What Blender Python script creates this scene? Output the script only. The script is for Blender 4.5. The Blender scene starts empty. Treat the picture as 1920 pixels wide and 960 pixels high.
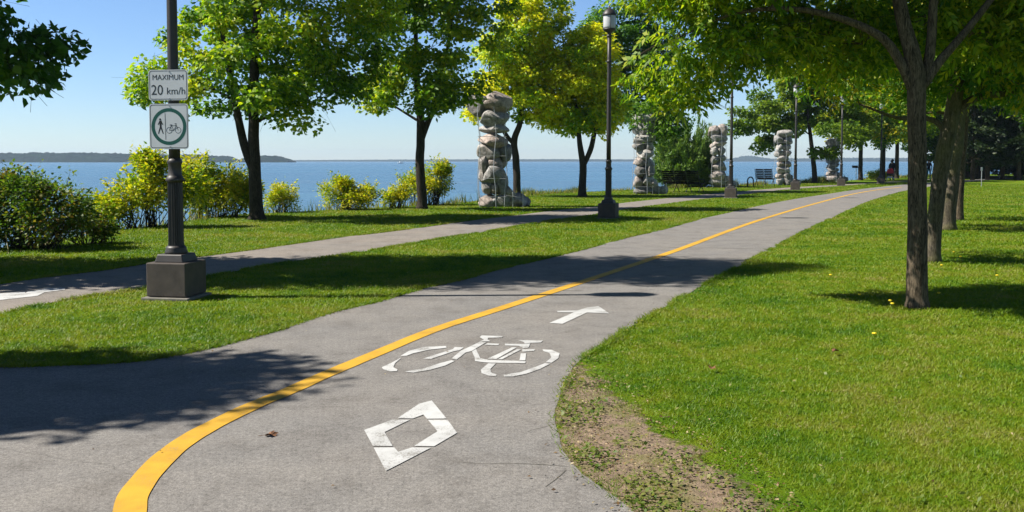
import bpy, bmesh, math, random
import numpy as np
from mathutils import Vector, Matrix, noise

S = bpy.context.scene
COL = S.collection
R = math.radians
random.seed(7)
RNG = np.random.default_rng(7)

# ------------------------------------------------------------------ camera
F, EYE, HORIZON, PITCH = 1800.0, 1.6, 302.0, R(3.0)
cam_d = bpy.data.cameras.new('camera')
cam = bpy.data.objects.new('camera', cam_d)
COL.objects.link(cam)
cam.location = (0, 0, EYE)
cam.rotation_euler = (R(90) - PITCH, 0, 0)
cam_d.sensor_width = 36
cam_d.lens = F / 1920 * 36
Y0 = HORIZON + F * math.tan(PITCH)
cam_d.shift_y = -(480 - Y0) / 1920
cam_d.clip_end = 30000
S.camera = cam

# ------------------------------------------------------------------ sky, sun, exposure
SUN_EL = R(46)
SUN_AZ = R(-2.5)     # 0 = exactly from the left, positive = from beyond
TO_SUN = Vector((-math.cos(SUN_EL) * math.cos(SUN_AZ), math.cos(SUN_EL) * math.sin(SUN_AZ), math.sin(SUN_EL))).normalized()
w = bpy.data.worlds.new('World'); S.world = w; w.use_nodes = True
nt = w.node_tree
bg = nt.nodes['Background']
sky = nt.nodes.new('ShaderNodeTexSky')
sky.sky_type = 'NISHITA'; sky.sun_disc = False
sky.sun_elevation = SUN_EL
sky.sun_rotation = math.atan2(TO_SUN.x, TO_SUN.y)
sky.air_density = 1.0; sky.dust_density = 0.0; sky.ozone_density = 3.0
tint = nt.nodes.new('ShaderNodeMix'); tint.data_type = 'RGBA'; tint.blend_type = 'MULTIPLY'
tint.inputs[0].default_value = 1; tint.inputs[7].default_value = (.81, .96, 1.22, 1)      # cool white balance of the sky
# added elevation ramp: dims the overhead sky to deepen shadows, brightens the horizon
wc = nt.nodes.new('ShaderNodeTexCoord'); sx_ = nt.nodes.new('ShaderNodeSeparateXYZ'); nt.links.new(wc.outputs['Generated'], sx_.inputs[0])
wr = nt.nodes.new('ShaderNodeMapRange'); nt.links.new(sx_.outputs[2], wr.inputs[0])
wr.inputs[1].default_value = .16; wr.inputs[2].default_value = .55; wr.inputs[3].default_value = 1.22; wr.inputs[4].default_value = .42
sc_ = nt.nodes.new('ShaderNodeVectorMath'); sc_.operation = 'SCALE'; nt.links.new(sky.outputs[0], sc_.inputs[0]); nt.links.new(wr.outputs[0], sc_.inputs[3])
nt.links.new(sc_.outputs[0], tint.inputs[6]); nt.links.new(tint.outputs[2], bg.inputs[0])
bg.inputs[1].default_value = 0.05
sd = bpy.data.lights.new('sun', 'SUN'); sd.energy = 5.0; sd.angle = R(0.5); sd.color = (1, .95, .87)
sun = bpy.data.objects.new('sun', sd); COL.objects.link(sun)
sun.rotation_euler = (-TO_SUN).to_track_quat('-Z', 'Y').to_euler()
S.view_settings.view_transform = 'Standard'
S.view_settings.look = 'None'
S.view_settings.exposure = 1.0
S.view_settings.gamma = 1
S.render.engine = 'CYCLES'
S.cycles.max_bounces = 7; S.cycles.diffuse_bounces = 3; S.cycles.glossy_bounces = 3
S.cycles.transmission_bounces = 4; S.cycles.volume_bounces = 0
S.cycles.use_denoising = True

# ------------------------------------------------------------------ helpers
def G(px, py, z=0.0):
    """point of the place at height z that the photograph shows at (px, py)"""
    u = (px - 960) / F; v = (py - Y0) / F
    fw = math.cos(PITCH) - v * math.sin(PITCH)
    dn = math.sin(PITCH) + v * math.cos(PITCH)
    t = (EYE - z) / dn
    return Vector((u * t, fw * t, z))

def tag(o, label=None, cat=None, group=None, kind=None):
    if label: o['label'] = label
    if cat: o['category'] = cat
    if group: o['group'] = group
    if kind: o['kind'] = kind
    return o

def empty(name, loc=(0, 0, 0), rz=0.0):
    o = bpy.data.objects.new(name, None); COL.objects.link(o)
    o.location = loc; o.rotation_euler = (0, 0, rz); o.empty_display_size = .2
    return o

def copy_tree(o, parent=None):
    c = o.copy(); COL.objects.link(c)
    if parent: c.parent = parent
    for ch in list(o.children): copy_tree(ch, c)
    return c

class MB:
    def __init__(s): s.v = []; s.f = []
    def add(s, vs, fs):
        b = len(s.v); s.v += [tuple(p) for p in vs]; s.f += [tuple(i + b for i in f) for f in fs]
    def box(s, c, d, rz=0, top=1.0, M=None):
        x, y, z = d[0] / 2, d[1] / 2, d[2] / 2
        vs = []
        for k, q in ((-z, 1), (z, top)):
            for sx, sy in ((-1, -1), (1, -1), (1, 1), (-1, 1)): vs.append(Vector((sx * x * q, sy * y * q, k)))
        m = M if M is not None else Matrix.Rotation(rz, 3, 'Z')
        vs = [m @ p + Vector(c) for p in vs]
        s.add(vs, [(3, 2, 1, 0), (4, 5, 6, 7), (0, 1, 5, 4), (1, 2, 6, 5), (2, 3, 7, 6), (3, 0, 4, 7)])
    def tube(s, pts, rad, n=8, cap=True):
        pts = [Vector(p) for p in pts]
        if not hasattr(rad, '__len__'): rad = [rad] * len(pts)
        t0 = (pts[1] - pts[0]).normalized()
        a = t0.orthogonal().normalized(); vs = []; fs = []
        for i, p in enumerate(pts):
            t = (pts[min(i + 1, len(pts) - 1)] - pts[max(i - 1, 0)])
            t = t.normalized() if t.length > 1e-9 else t0
            a = (a - t * a.dot(t)).normalized(); b = t.cross(a)
            for k in range(n):
                an = 2 * math.pi * k / n
                vs.append(p + (a * math.cos(an) + b * math.sin(an)) * rad[i])
        for i in range(len(pts) - 1):
            for k in range(n):
                k2 = (k + 1) % n
                fs.append((i * n + k, i * n + k2, (i + 1) * n + k2, (i + 1) * n + k))
        if cap:
            fs.append(tuple(range(n - 1, -1, -1))); m = (len(pts) - 1) * n
            fs.append(tuple(range(m, m + n)))
        s.add(vs, fs)
    def lathe(s, prof, c=(0, 0, 0), n=24, flute=None):
        vs = []; fs = []; c = Vector(c)
        for r, z in prof:
            for k in range(n):
                an = 2 * math.pi * k / n
                rr = r * (flute if (flute and k % 2) else 1)
                vs.append(c + Vector((rr * math.cos(an), rr * math.sin(an), z)))
        for i in range(len(prof) - 1):
            for k in range(n):
                k2 = (k + 1) % n
                fs.append((i * n + k, i * n + k2, (i + 1) * n + k2, (i + 1) * n + k))
        fs.append(tuple(range(n - 1, -1, -1))); m = (len(prof) - 1) * n
        fs.append(tuple(range(m, m + n)))
        s.add(vs, fs)
    def prism(s, poly, z0, z1):
        n = len(poly)
        s.add([(p[0], p[1], z0) for p in poly] + [(p[0], p[1], z1) for p in poly],
              [tuple(range(n - 1, -1, -1)), tuple(range(n, 2 * n))] + [(i, (i + 1) % n, n + (i + 1) % n, n + i) for i in range(n)])
    def build(s, name, mat, parent=None, smooth=False, bevel=0, seg=2, tri=False):
        me = bpy.data.meshes.new(name); me.from_pydata(s.v, [], s.f)
        if tri:
            bm = bmesh.new(); bm.from_mesh(me)
            bmesh.ops.triangulate(bm, faces=bm.faces[:], ngon_method='EAR_CLIP')
            bm.to_mesh(me); bm.free()
        me.update()
        if smooth: me.polygons.foreach_set('use_smooth', [True] * len(me.polygons))
        o = bpy.data.objects.new(name, me); COL.objects.link(o)
        if mat: me.materials.append(mat)
        if parent: o.parent = parent
        if bevel:
            m = o.modifiers.new('b', 'BEVEL'); m.width = bevel; m.segments = seg; m.limit_method = 'ANGLE'
        return o

def np_mesh(name, verts, nper, mat, parent=None, twigs=None, twigmat=None):
    """many separate small faces (nper corners each) as one mesh; twigs: an MB of quads that carry them"""
    verts = np.ascontiguousarray(verts, dtype=np.float32).reshape(-1, 3)
    nleaf = len(verts) // nper
    if twigs is not None:
        tv = np.array(twigs.v, dtype=np.float32)[np.array(twigs.f, dtype=int)].reshape(-1, 3)
        verts = np.ascontiguousarray(np.concatenate([verts, tv]))
    nv = len(verts); nf = nv // nper
    me = bpy.data.meshes.new(name)
    me.vertices.add(nv); me.vertices.foreach_set('co', verts.ravel())
    me.loops.add(nv); me.loops.foreach_set('vertex_index', np.arange(nv, dtype=np.int32))
    me.polygons.add(nf); me.polygons.foreach_set('loop_start', np.arange(0, nv, nper, dtype=np.int32))
    me.update(calc_edges=True); me.validate()
    me.materials.append(mat)
    if twigs is not None:
        me.materials.append(twigmat); mi = np.zeros(nf, dtype=np.int32); mi[nleaf:] = 1
        me.polygons.foreach_set('material_index', mi)
    o = bpy.data.objects.new(name, me); COL.objects.link(o)
    if parent: o.parent = parent
    return o

def unit(a): return a / np.maximum(np.linalg.norm(a, axis=1, keepdims=True), 1e-9)

def leaf_faces(pos, axis, nrm, L, W, mid=.45, fold=.15):
    axis = unit(axis); side = unit(np.cross(axis, nrm)); nr = np.cross(side, axis)
    L = np.asarray(L).reshape(-1, 1); W = np.asarray(W).reshape(-1, 1)
    m = pos + axis * L * mid + nr * W * fold
    return np.stack([pos, m + side * W / 2, pos + axis * L, m - side * W / 2], axis=1)

def inside(poly, x, y):
    poly = [(p[0], p[1]) for p in poly]
    r = np.zeros(len(x), bool); j = len(poly) - 1
    for i in range(len(poly)):
        xi, yi = poly[i]; xj, yj = poly[j]
        c = ((yi > y) != (yj > y)) & (x < (xj - xi) * (y - yi) / (yj - yi + 1e-12) + xi)
        r ^= c; j = i
    return r

def dist_line(pts, x, y):
    d = np.full(len(x), 1e9)
    for a, b in zip(pts[:-1], pts[1:]):
        ax, ay, bx, by = a[0], a[1], b[0], b[1]
        t = np.clip(((x - ax) * (bx - ax) + (y - ay) * (by - ay)) / ((bx - ax) ** 2 + (by - ay) ** 2 + 1e-12), 0, 1)
        d = np.minimum(d, np.hypot(x - ax - t * (bx - ax), y - ay - t * (by - ay)))
    return d

_nz = np.random.default_rng(3).random((64, 64))
def vnoise(x, y):
    xi = np.floor(x).astype(int); yi = np.floor(y).astype(int); fx = x - xi; fy = y - yi
    fx = fx * fx * (3 - 2 * fx); fy = fy * fy * (3 - 2 * fy)
    g = lambda a, b: _nz[a % 64, b % 64]
    return (g(xi, yi) * (1 - fx) + g(xi + 1, yi) * fx) * (1 - fy) + (g(xi, yi + 1) * (1 - fx) + g(xi + 1, yi + 1) * fx) * fy

def catmull(pts, n=8):
    pts = [Vector(p) for p in pts]; out = []
    P = [pts[0] * 2 - pts[1]] + pts + [pts[-1] * 2 - pts[-2]]
    for i in range(1, len(P) - 2):
        p0, p1, p2, p3 = P[i - 1:i + 3]
        for k in range(n):
            t = k / n
            out.append(.5 * ((2 * p1) + (p2 - p0) * t + (2 * p0 - 5 * p1 + 4 * p2 - p3) * t * t + (3 * p1 - p0 - 3 * p2 + p3) * t ** 3))
    out.append(pts[-1]); return out

# ------------------------------------------------------------------ materials
def mat(name):
    m = bpy.data.materials.new(name); m.use_nodes = True
    n = m.node_tree; return m, n, n.nodes['Principled BSDF']
def N(n, t, **kw):
    x = n.nodes.new(t)
    for k, v in kw.items(): setattr(x, k, v)
    return x
def noise_tex(n, scale, detail=3, rough=.55, coord=None, dist=0):
    t = N(n, 'ShaderNodeTexNoise'); t.inputs['Scale'].default_value = scale
    t.inputs['Detail'].default_value = detail; t.inputs['Roughness'].default_value = rough
    t.inputs['Distortion'].default_value = dist
    if coord is not None: n.links.new(coord, t.inputs['Vector'])
    return t.outputs['Fac']
def ramp(n, fac, stops):
    r = N(n, 'ShaderNodeValToRGB'); e = r.color_ramp.elements
    while len(e) < len(stops): e.new(.5)
    for i, (p, c) in enumerate(stops):
        e[i].position = p; e[i].color = (*c, 1) if len(c) == 3 else c
    n.links.new(fac, r.inputs[0]); return r.outputs[0]
def mix(n, fac, a, b, mode='MIX'):
    m = N(n, 'ShaderNodeMix', data_type='RGBA', blend_type=mode)
    for s, v in ((m.inputs[0], fac), (m.inputs[6], a), (m.inputs[7], b)):
        if hasattr(v, 'is_linked'): n.links.new(v, s)
        elif isinstance(v, (int, float)): s.default_value = v
        else: s.default_value = (*v, 1)
    return m.outputs[2]
def math_(n, op, a, b=None, c=None):
    m = N(n, 'ShaderNodeMath', operation=op)
    for i, v in enumerate((a, b, c)):
        if v is None: continue
        if hasattr(v, 'is_linked'): n.links.new(v, m.inputs[i])
        else: m.inputs[i].default_value = v
    return m.outputs[0]
def coords(n, kind='Object', scale=None):
    c = N(n, 'ShaderNodeTexCoord').outputs[kind]
    if scale:
        mp = N(n, 'ShaderNodeMapping'); mp.inputs['Scale'].default_value = scale
        n.links.new(c, mp.inputs[0]); return mp.outputs[0]
    return c
def bump(n, h, strength, dist, bsdf):
    b = N(n, 'ShaderNodeBump'); b.inputs['Strength'].default_value = strength; b.inputs['Distance'].default_value = dist
    n.links.new(h, b.inputs['Height']); n.links.new(b.outputs[0], bsdf.inputs['Normal'])

def plain(name, col, rough=.6, metal=0, var=.12, scale=20, bumpy=0, spec=.5):
    m, n, b = mat(name)
    c = coords(n); f = noise_tex(n, scale, 4, .6, c)
    lo = tuple(v * (1 - var) for v in col); hi = tuple(v * (1 + var) for v in col)
    n.links.new(ramp(n, f, [(.3, lo), (.7, hi)]), b.inputs['Base Color'])
    b.inputs['Roughness'].default_value = rough; b.inputs['Metallic'].default_value = metal
    b.inputs['Specular IOR Level'].default_value = spec
    if bumpy: bump(n, f, .5, bumpy, b)
    return m

LEAF = 1.05
def m_leaf(name, cols, noise_scale=.5, spread=.5, trans=.5, rough=.5, hue=0.0):
    """cols: colours from least to most turned; mixed in clumps and leaf by leaf"""
    cols = [tuple(q * LEAF for q in c_) for c_ in cols]
    m, n, b = mat(name)
    c = coords(n); f = noise_tex(n, noise_scale, 2, .5, c)
    isl = N(n, 'ShaderNodeNewGeometry').outputs['Random Per Island']
    v = math_(n, 'MULTIPLY_ADD', math_(n, 'SUBTRACT', isl, .5), spread, f)
    if hue:
        oi = N(n, 'ShaderNodeObjectInfo').outputs['Random']
        v = math_(n, 'MULTIPLY_ADD', math_(n, 'SUBTRACT', oi, .5), hue, v)
    k = len(cols)
    col = ramp(n, v, [(.28 + .44 * i / max(k - 1, 1), cc) for i, cc in enumerate(cols)])
    n.links.new(col, b.inputs['Base Color']); b.inputs['Roughness'].default_value = rough
    b.inputs['Specular IOR Level'].default_value = .35
    t = N(n, 'ShaderNodeBsdfTranslucent')
    tc = mix(n, 1.0, col, (1.15, 1.2, .5), 'MULTIPLY'); n.links.new(tc, t.inputs[0])
    ms = N(n, 'ShaderNodeMixShader'); ms.inputs[0].default_value = trans
    n.links.new(b.outputs[0], ms.inputs[1]); n.links.new(t.outputs[0], ms.inputs[2])
    n.links.new(ms.outputs[0], n.nodes['Material Output'].inputs['Surface'])
    return m

def m_bark(name, a, b_, moss=None):
    m, n, b = mat(name)
    c = coords(n, scale=(9, 9, 1.6)); f = noise_tex(n, 2.4, 5, .65, c, 1.2)
    e = noise_tex(n, 3.4, 4, .7, coords(n, scale=(14, 14, 1.9)), 2.2)
    h = math_(n, 'MULTIPLY_ADD', e, .6, math_(n, 'MULTIPLY', f, .4))
    col = ramp(n, h, [(.41, a), (.58, b_)])
    if moss: col = mix(n, ramp(n, noise_tex(n, 1.3, 3, .6, coords(n)), [(.45, (0, 0, 0)), (.7, (.7, .7, .7))]), col, moss)
    n.links.new(col, b.inputs['Base Color']); b.inputs['Roughness'].default_value = .9
    b.inputs['Specular IOR Level'].default_value = .15
    bump(n, h, .9, .02, b)
    return m

GRASS = [(.05, .135, .004), (.118, .212, .005), (.185, .238, .010), (.25, .235, .05)]
def grass_colour(n, c):
    big = noise_tex(n, .55, 3, .55, c); mid = noise_tex(n, 3.2, 3, .6, c)
    v = math_(n, 'MULTIPLY_ADD', big, .55, math_(n, 'MULTIPLY', mid, .45)); v = math_(n, 'MULTIPLY_ADD', math_(n, 'SUBTRACT', v, .5), 1.75, .5)
    return v
def m_lawn():
    m, n, b = mat('lawn'); c = coords(n)
    v = grass_colour(n, c); fine = noise_tex(n, 60, 4, .7, c)
    v2 = math_(n, 'MULTIPLY_ADD', math_(n, 'SUBTRACT', fine, .5), .55, v)
    col = ramp(n, v2, [(.25, GRASS[0]), (.45, GRASS[1]), (.62, GRASS[2]), (.8, GRASS[3])])
    # bank below the lawn edge: soil and stones
    z = N(n, 'ShaderNodeSeparateXYZ'); n.links.new(c, z.inputs[0])
    k = ramp(n, math_(n, 'MULTIPLY', z.outputs[2], -1), [(.1, (0, 0, 0)), (.4, (1, 1, 1))])
    col = mix(n, k, col, (.12, .11, .085))
    col = mix(n, 1.0, col, (.74, .74, .74), 'MULTIPLY')
    n.links.new(col, b.inputs['Base Color']); b.inputs['Roughness'].default_value = .85
    b.inputs['Specular IOR Level'].default_value = .1
    h = math_(n, 'ADD', fine, math_(n, 'MULTIPLY', noise_tex(n, 9, 3, .6, c), 2))
    bump(n, h, .8, .03, b)
    return m
def m_blade():
    m, n, b = mat('grass_blade'); c = coords(n)
    v = grass_colour(n, c); isl = N(n, 'ShaderNodeNewGeometry').outputs['Random Per Island']
    v2 = math_(n, 'MULTIPLY_ADD', math_(n, 'SUBTRACT', isl, .5), .32, v)
    col = ramp(n, v2, [(.22, GRASS[0]), (.42, GRASS[1]), (.62, GRASS[2]), (.82, (.25, .24, .08))])
    n.links.new(col, b.inputs['Base Color']); b.inputs['Roughness'].default_value = .5
    b.inputs['Specular IOR Level'].default_value = .25
    t = N(n, 'ShaderNodeBsdfTranslucent'); n.links.new(mix(n, 1.0, col, (1.3, 1.2, .5), 'MULTIPLY'), t.inputs[0])
    ms = N(n, 'ShaderNodeMixShader'); ms.inputs[0].default_value = .4
    n.links.new(b.outputs[0], ms.inputs[1]); n.links.new(t.outputs[0], ms.inputs[2])
    n.links.new(ms.outputs[0], n.nodes['Material Output'].inputs['Surface'])
    return m
def m_asphalt(name, base, warm):
    m, n, b = mat(name); c = coords(n)
    agg = noise_tex(n, 150, 3, .75, c); grain = noise_tex(n, 38, 4, .75, c)
    patch = noise_tex(n, .8, 4, .6, c)
    col = ramp(n, math_(n, 'MULTIPLY_ADD', agg, .65, math_(n, 'MULTIPLY', grain, .35)),
               [(.34, tuple(v * .42 for v in base)), (.5, base), (.66, tuple(v * 1.65 for v in base))])
    col = mix(n, ramp(n, patch, [(.3, (0, 0, 0)), (.66, (1, 1, 1))]), col, warm, 'MULTIPLY')
    sp = noise_tex(n, 2.3, 6, .72, c)
    col = mix(n, 1.0, col, ramp(n, sp, [(.36, (.80, .79, .78)), (.5, (1, 1, 1)), (.66, (1.09, 1.09, 1.08))]), 'MULTIPLY')
    vo = N(n, 'ShaderNodeTexVoronoi', feature='DISTANCE_TO_EDGE'); vo.inputs['Scale'].default_value = .38
    dn = N(n, 'ShaderNodeTexNoise'); dn.inputs['Scale'].default_value = 1.6; dn.inputs['Detail'].default_value = 5
    n.links.new(c, dn.inputs['Vector'])
    n.links.new(mix(n, .22, c, dn.outputs['Color']), vo.inputs['Vector'])
    cr = ramp(n, vo.outputs['Distance'], [(.0008, (1, 1, 1)), (.0028, (0, 0, 0))])
    cr = math_(n, 'MULTIPLY', cr, ramp(n, noise_tex(n, .5, 2, .5, c), [(.5, (0, 0, 0)), (.62, (.3, .3, .3))]))
    col = mix(n, cr, col, (.05, .047, .04))
    n.links.new(col, b.inputs['Base Color']); b.inputs['Roughness'].default_value = .85
    b.inputs['Specular IOR Level'].default_value = .25
    bump(n, math_(n, 'ADD', agg, grain), .55, .006, b)
    return m
def m_paint(name, col, wear):
    m, n, b = mat(name); c = coords(n)
    a = noise_tex(n, 90, 3, .8, c); p = noise_tex(n, 5, 3, .6, c)
    k = ramp(n, math_(n, 'MULTIPLY_ADD', p, .45, math_(n, 'MULTIPLY', a, .55)), [(wear, (1, 1, 1)), (wear + .07, (0, 0, 0))])
    st_ = noise_tex(n, 1.6, 5, .7, c); cc = ramp(n, math_(n, 'MULTIPLY_ADD', st_, .6, math_(n, 'MULTIPLY', p, .4)), [(.34, tuple(v * .70 for v in col)), (.58, col)])
    n.links.new(mix(n, k, cc, (.2, .19, .17)), b.inputs['Base Color'])
    b.inputs['Roughness'].default_value = .7; bump(n, a, .4, .004, b)
    return m
def m_water():
    m, n, b = mat('lake_water'); c = coords(n)
    bands = noise_tex(n, 1.0, 4, .6, coords(n, scale=(.012, .05, 1)))
    col = ramp(n, bands, [(.35, (.032, .10, .18)), (.65, (.085, .185, .275))])
    n.links.new(col, b.inputs['Base Color'])
    n.links.new(ramp(n, bands, [(.3, (.16,) * 3), (.7, (.34,) * 3)]), b.inputs['Roughness'])
    b.inputs['IOR'].default_value = 1.33
    w1 = noise_tex(n, 1.0, 5, .65, coords(n, scale=(.55, 1.3, 1))); w2 = noise_tex(n, 1.0, 3, .5, coords(n, scale=(.06, .17, 1)))
    bump(n, math_(n, 'MULTIPLY_ADD', w2, 2.0, w1), 1.0, .36, b)
    return m
def m_stone():
    m, n, b = mat('boulder_stone'); c = coords(n)
    oi = N(n, 'ShaderNodeObjectInfo').outputs['Random']
    base = ramp(n, oi, [(0, (.17, .165, .158)), (.3, (.31, .30, .28)), (.55, (.35, .29, .255)), (.78, (.22, .217, .213)), (1, (.40, .385, .36))])
    f = noise_tex(n, 6, 5, .65, c); g = noise_tex(n, 38, 3, .7, c)
    col = mix(n, 1.0, base, ramp(n, f, [(.33, (.5, .48, .46)), (.66, (1.35, 1.33, 1.3))]), 'MULTIPLY')
    col = mix(n, .5, col, ramp(n, g, [(.35, (.35, .35, .35)), (.65, (1.5, 1.5, 1.5))]), 'MULTIPLY')
    n.links.new(col, b.inputs['Base Color']); b.inputs['Roughness'].default_value = .85
    bump(n, math_(n, 'ADD', f, math_(n, 'MULTIPLY', g, .4)), .8, .05, b)
    return m
def m_dirt():
    m, n, b = mat('bare_soil'); c = coords(n)
    f = noise_tex(n, 14, 5, .7, c); g = noise_tex(n, 70, 3, .7, c); p = noise_tex(n, 3.2, 4, .6, c)
    col = ramp(n, f, [(.3, (.10, .068, .040)), (.6, (.225, .16, .105)), (.8, (.29, .215, .15))])
    col = mix(n, ramp(n, p, [(.5, (0, 0, 0)), (.64, (.85, .85, .85))]), col, (.13, .125, .03))
    n.links.new(col, b.inputs['Base Color']); b.inputs['Roughness'].default_value = .95
    bump(n, math_(n, 'ADD', f, math_(n, 'MULTIPLY', g, .4)), .9, .025, b)
    at_ = N(n, 'ShaderNodeAttribute', attribute_name='depth').outputs['Fac']
    rag = noise_tex(n, 6, 5, .7, c)
    k = ramp(n, math_(n, 'ADD', math_(n, 'MULTIPLY', at_, 1.6), rag), [(.42, (0, 0, 0)), (.56, (1, 1, 1))])
    tr = N(n, 'ShaderNodeBsdfTransparent'); ms = N(n, 'ShaderNodeMixShader')
    n.links.new(k, ms.inputs[0]); n.links.new(tr.outputs[0], ms.inputs[1]); n.links.new(b.outputs[0], ms.inputs[2])
    n.links.new(ms.outputs[0], n.nodes['Material Output'].inputs['Surface'])
    return m

M = {}
M['lawn'] = m_lawn(); M['blade'] = m_blade()
M['asphalt'] = m_asphalt('weathered_asphalt', (.166, .158, .148), (1.12, 1.09, 1.05))
M['asphalt2'] = m_asphalt('footpath_asphalt', (.182, .167, .150), (1.14, 1.08, 1.02))
M['white'] = m_paint('white_road_paint', (.47, .47, .455), .40)
M['yellow'] = m_paint('yellow_road_paint', (.53, .295, .015), .335)
M['water'] = m_water(); M['stone'] = m_stone(); M['dirt'] = m_dirt()
M['iron'] = plain('brown_painted_iron', (.028, .024, .021), .5, 0, .25, 8, .002)
M['plinth'] = plain('brown_painted_concrete', (.058, .045, .036), .75, 0, .3, 7, .006)
M['pad'] = plain('pale_concrete', (.15, .14, .115), .9, 0, .25, 12, .006)
M['frost'] = plain('frosted_lantern_glass', (.45, .46, .46), .35, 0, .05)
M['steel'] = plain('galvanised_steel', (.42, .42, .42), .45, .6, .1, 30)
M['black'] = plain('black_metal', (.016, .016, .017), .5, 0, .2, 15)
M['slat'] = plain('dark_slat', (.012, .011, .010), .95, 0, .3, 10, 0, .05)
M['sign_white'] = plain('sign_white_sheet', (.62, .63, .64), .4, 0, .05, 6)
M['sign_black'] = plain('sign_black_film', (.015, .015, .017), .45, 0, .1)
M['sign_green'] = plain('sign_green_film', (.004, .085, .06), .45, 0, .1)
M['red'] = plain('red_cloth', (.55, .025, .04), .75)
M['navy'] = plain('dark_navy_cloth', (.012, .013, .022), .85)
M['teal'] = plain('teal_cloth', (.03, .14, .15), .85)
M['skin'] = plain('skin', (.42, .26, .19), .6)
M['hair'] = plain('dark_hair', (.03, .02, .015), .7)
M['greywhite'] = plain('pale_grey_plastic', (.55, .55, .55), .5)
M['hull'] = plain('white_boat_hull', (.8, .8, .8), .3)
M['petal'] = plain('dandelion_yellow', (.75, .55, .01), .7)
M['brownleaf'] = plain('dry_brown_leaf', (.13, .055, .02), .8, 0, .4, 60)
M['hill'] = plain('island_woods', (.006, .016, .007), 1.0, 0, .5, .05, 0, 0.0)
M['crack'] = plain('dark_crack', (.095, .088, .07), .95, 0, .4, 30)
M['bark'] = m_bark('grey_brown_bark', (.022, .017, .011), (.145, .112, .075))
M['bark_dark'] = m_bark('dark_bark', (.012, .010, .008), (.06, .049, .038))
M['bark_moss'] = m_bark('mossy_bark', (.03, .025, .018), (.135, .112, .08), (.13, .13, .035))
GR, YG, YE = (.05, .14, .008), (.20, .32, .012), (.56, .54, .012)
M['leaf_mixed'] = m_leaf('green_yellowing_leaves', [(.06, .15, .008), (.15, .28, .010), (.29, .41, .012), (.48, .48, .014)], .45, .4)
M['leaf_green'] = m_leaf('green_leaves', [(.03, .10, .008), (.06, .16, .010), (.13, .24, .012)], .5, .4)
M['leaf_yellow'] = m_leaf('yellow_autumn_leaves', [(.12, .27, .010), (.36, .48, .012), (.60, .60, .012), (.72, .62, .012)], .42, .35)
M['leaf_gold'] = m_leaf('golden_autumn_leaves', [(.15, .30, .010), (.45, .52, .012), (.66, .64, .012), (.74, .63, .012)], .42, .35)
M['leaf_olive'] = m_leaf('olive_green_leaves', [(.06, .13, .010), (.12, .20, .012), (.22, .28, .014)], .5, .4)
M['leaf_ash'] = m_leaf('hanging_ash_leaves', [(.07, .16, .010), (.15, .26, .012), (.26, .37, .014), (.38, .40, .02)], .7, .5, .6)
M['leaf_orange'] = m_leaf('green_and_orange_leaves', [(.05, .14, .010), (.09, .20, .012), (.20, .31, .014), (.40, .34, .015)], .55, .55, .6, hue=.15)
M['leaf_dark'] = m_leaf('dark_green_leaves', [(.018, .05, .008), (.03, .075, .010), (.05, .10, .012)], .5, .4)
M['leaf_shrub'] = m_leaf('dull_green_shrub_leaves', [(.05, .115, .010), (.09, .17, .014), (.17, .22, .02), (.16, .11, .02)], 1.2, .5)
M['leaf_shrub_yellow'] = m_leaf('yellow_shrub_leaves', [(.15, .26, .012), (.34, .39, .012), (.52, .49, .014), (.60, .50, .03)], 1.1, .5)
M['needle'] = m_leaf('evergreen_needles', [(.06, .13, .024), (.11, .20, .034), (.20, .29, .045)], .6, .5, .3)
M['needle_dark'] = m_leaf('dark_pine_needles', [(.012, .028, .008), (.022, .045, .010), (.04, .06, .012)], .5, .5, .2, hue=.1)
M['weed'] = m_leaf('tall_dry_grass', [(.07, .12, .015), (.16, .17, .03), (.30, .25, .08)], .6, .7)
M['litter'] = m_leaf('dry_leaf_scraps', [(.05, .028, .012), (.13, .075, .03), (.24, .16, .07), (.30, .24, .13)], 3, .9, .1)
M['clover'] = m_leaf('low_broad_weeds', [(.09, .15, .02), (.15, .20, .03), (.26, .25, .08)], 2.5, .6)

# ------------------------------------------------------------------ land, water, paths
SHORE = [(-60, -16), (-30, -13.5), (0, -11), (10, -10), (17, -9.3), (21, -9.0), (28.5, -8.2), (31, -6), (35.6, -2.2), (41, -.6), (46.5, 1.2),
         (53, 6.5), (59, 12), (70, 21), (87, 33), (110, 52), (150, 90), (260, 200), (420, 330)]
_sy = np.array([p[0] for p in SHORE], float); _sx = np.array([p[1] for p in SHORE], float)
def shore_x(y): return np.interp(y, _sy, _sx)
BANK = [(-9, -2.6), (-5, -1.6), (-2.6, -.8), (-1.3, -.32), (-.5, -.07), (0.0, 0.0)]
WATER_Z = -.9
def ground_z(x, y):
    d = x - float(shore_x(y))
    return float(np.interp(d, [b[0] for b in BANK], [b[1] for b in BANK]))
ys = np.unique(np.concatenate([np.linspace(-60, 10, 15), np.linspace(10, 60, 60), np.linspace(60, 150, 30), np.linspace(150, 420, 12)]))
mb = MB(); cols = [b[0] for b in BANK] + [.8, 2, 5, 12, 30, 70, 150, 320]
for y in ys:
    s = float(shore_x(y)) + .35 * math.sin(y * .9) * .4
    for d in cols: mb.v.append((s + d, y, float(np.interp(d, [b[0] for b in BANK], [b[1] for b in BANK]))))
nc = len(cols)
for i in range(len(ys) - 1):
    for j in range(nc - 1): mb.f.append((i * nc + j, i * nc + j + 1, (i + 1) * nc + j + 1, (i + 1) * nc + j))
tag(mb.build('ground', M['lawn'], smooth=True), 'green park lawn running along the lake shore', 'lawn', kind='structure')

mb = MB()
mb.add([(-3600, -300, WATER_Z), (4600, -300, WATER_Z), (4600, 4600, WATER_Z), (-3600, 4600, WATER_Z)], [(0, 1, 2, 3)])
tag(mb.build('water', M['water']), 'wide blue lake with light ripples', 'lake', kind='structure')

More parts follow.
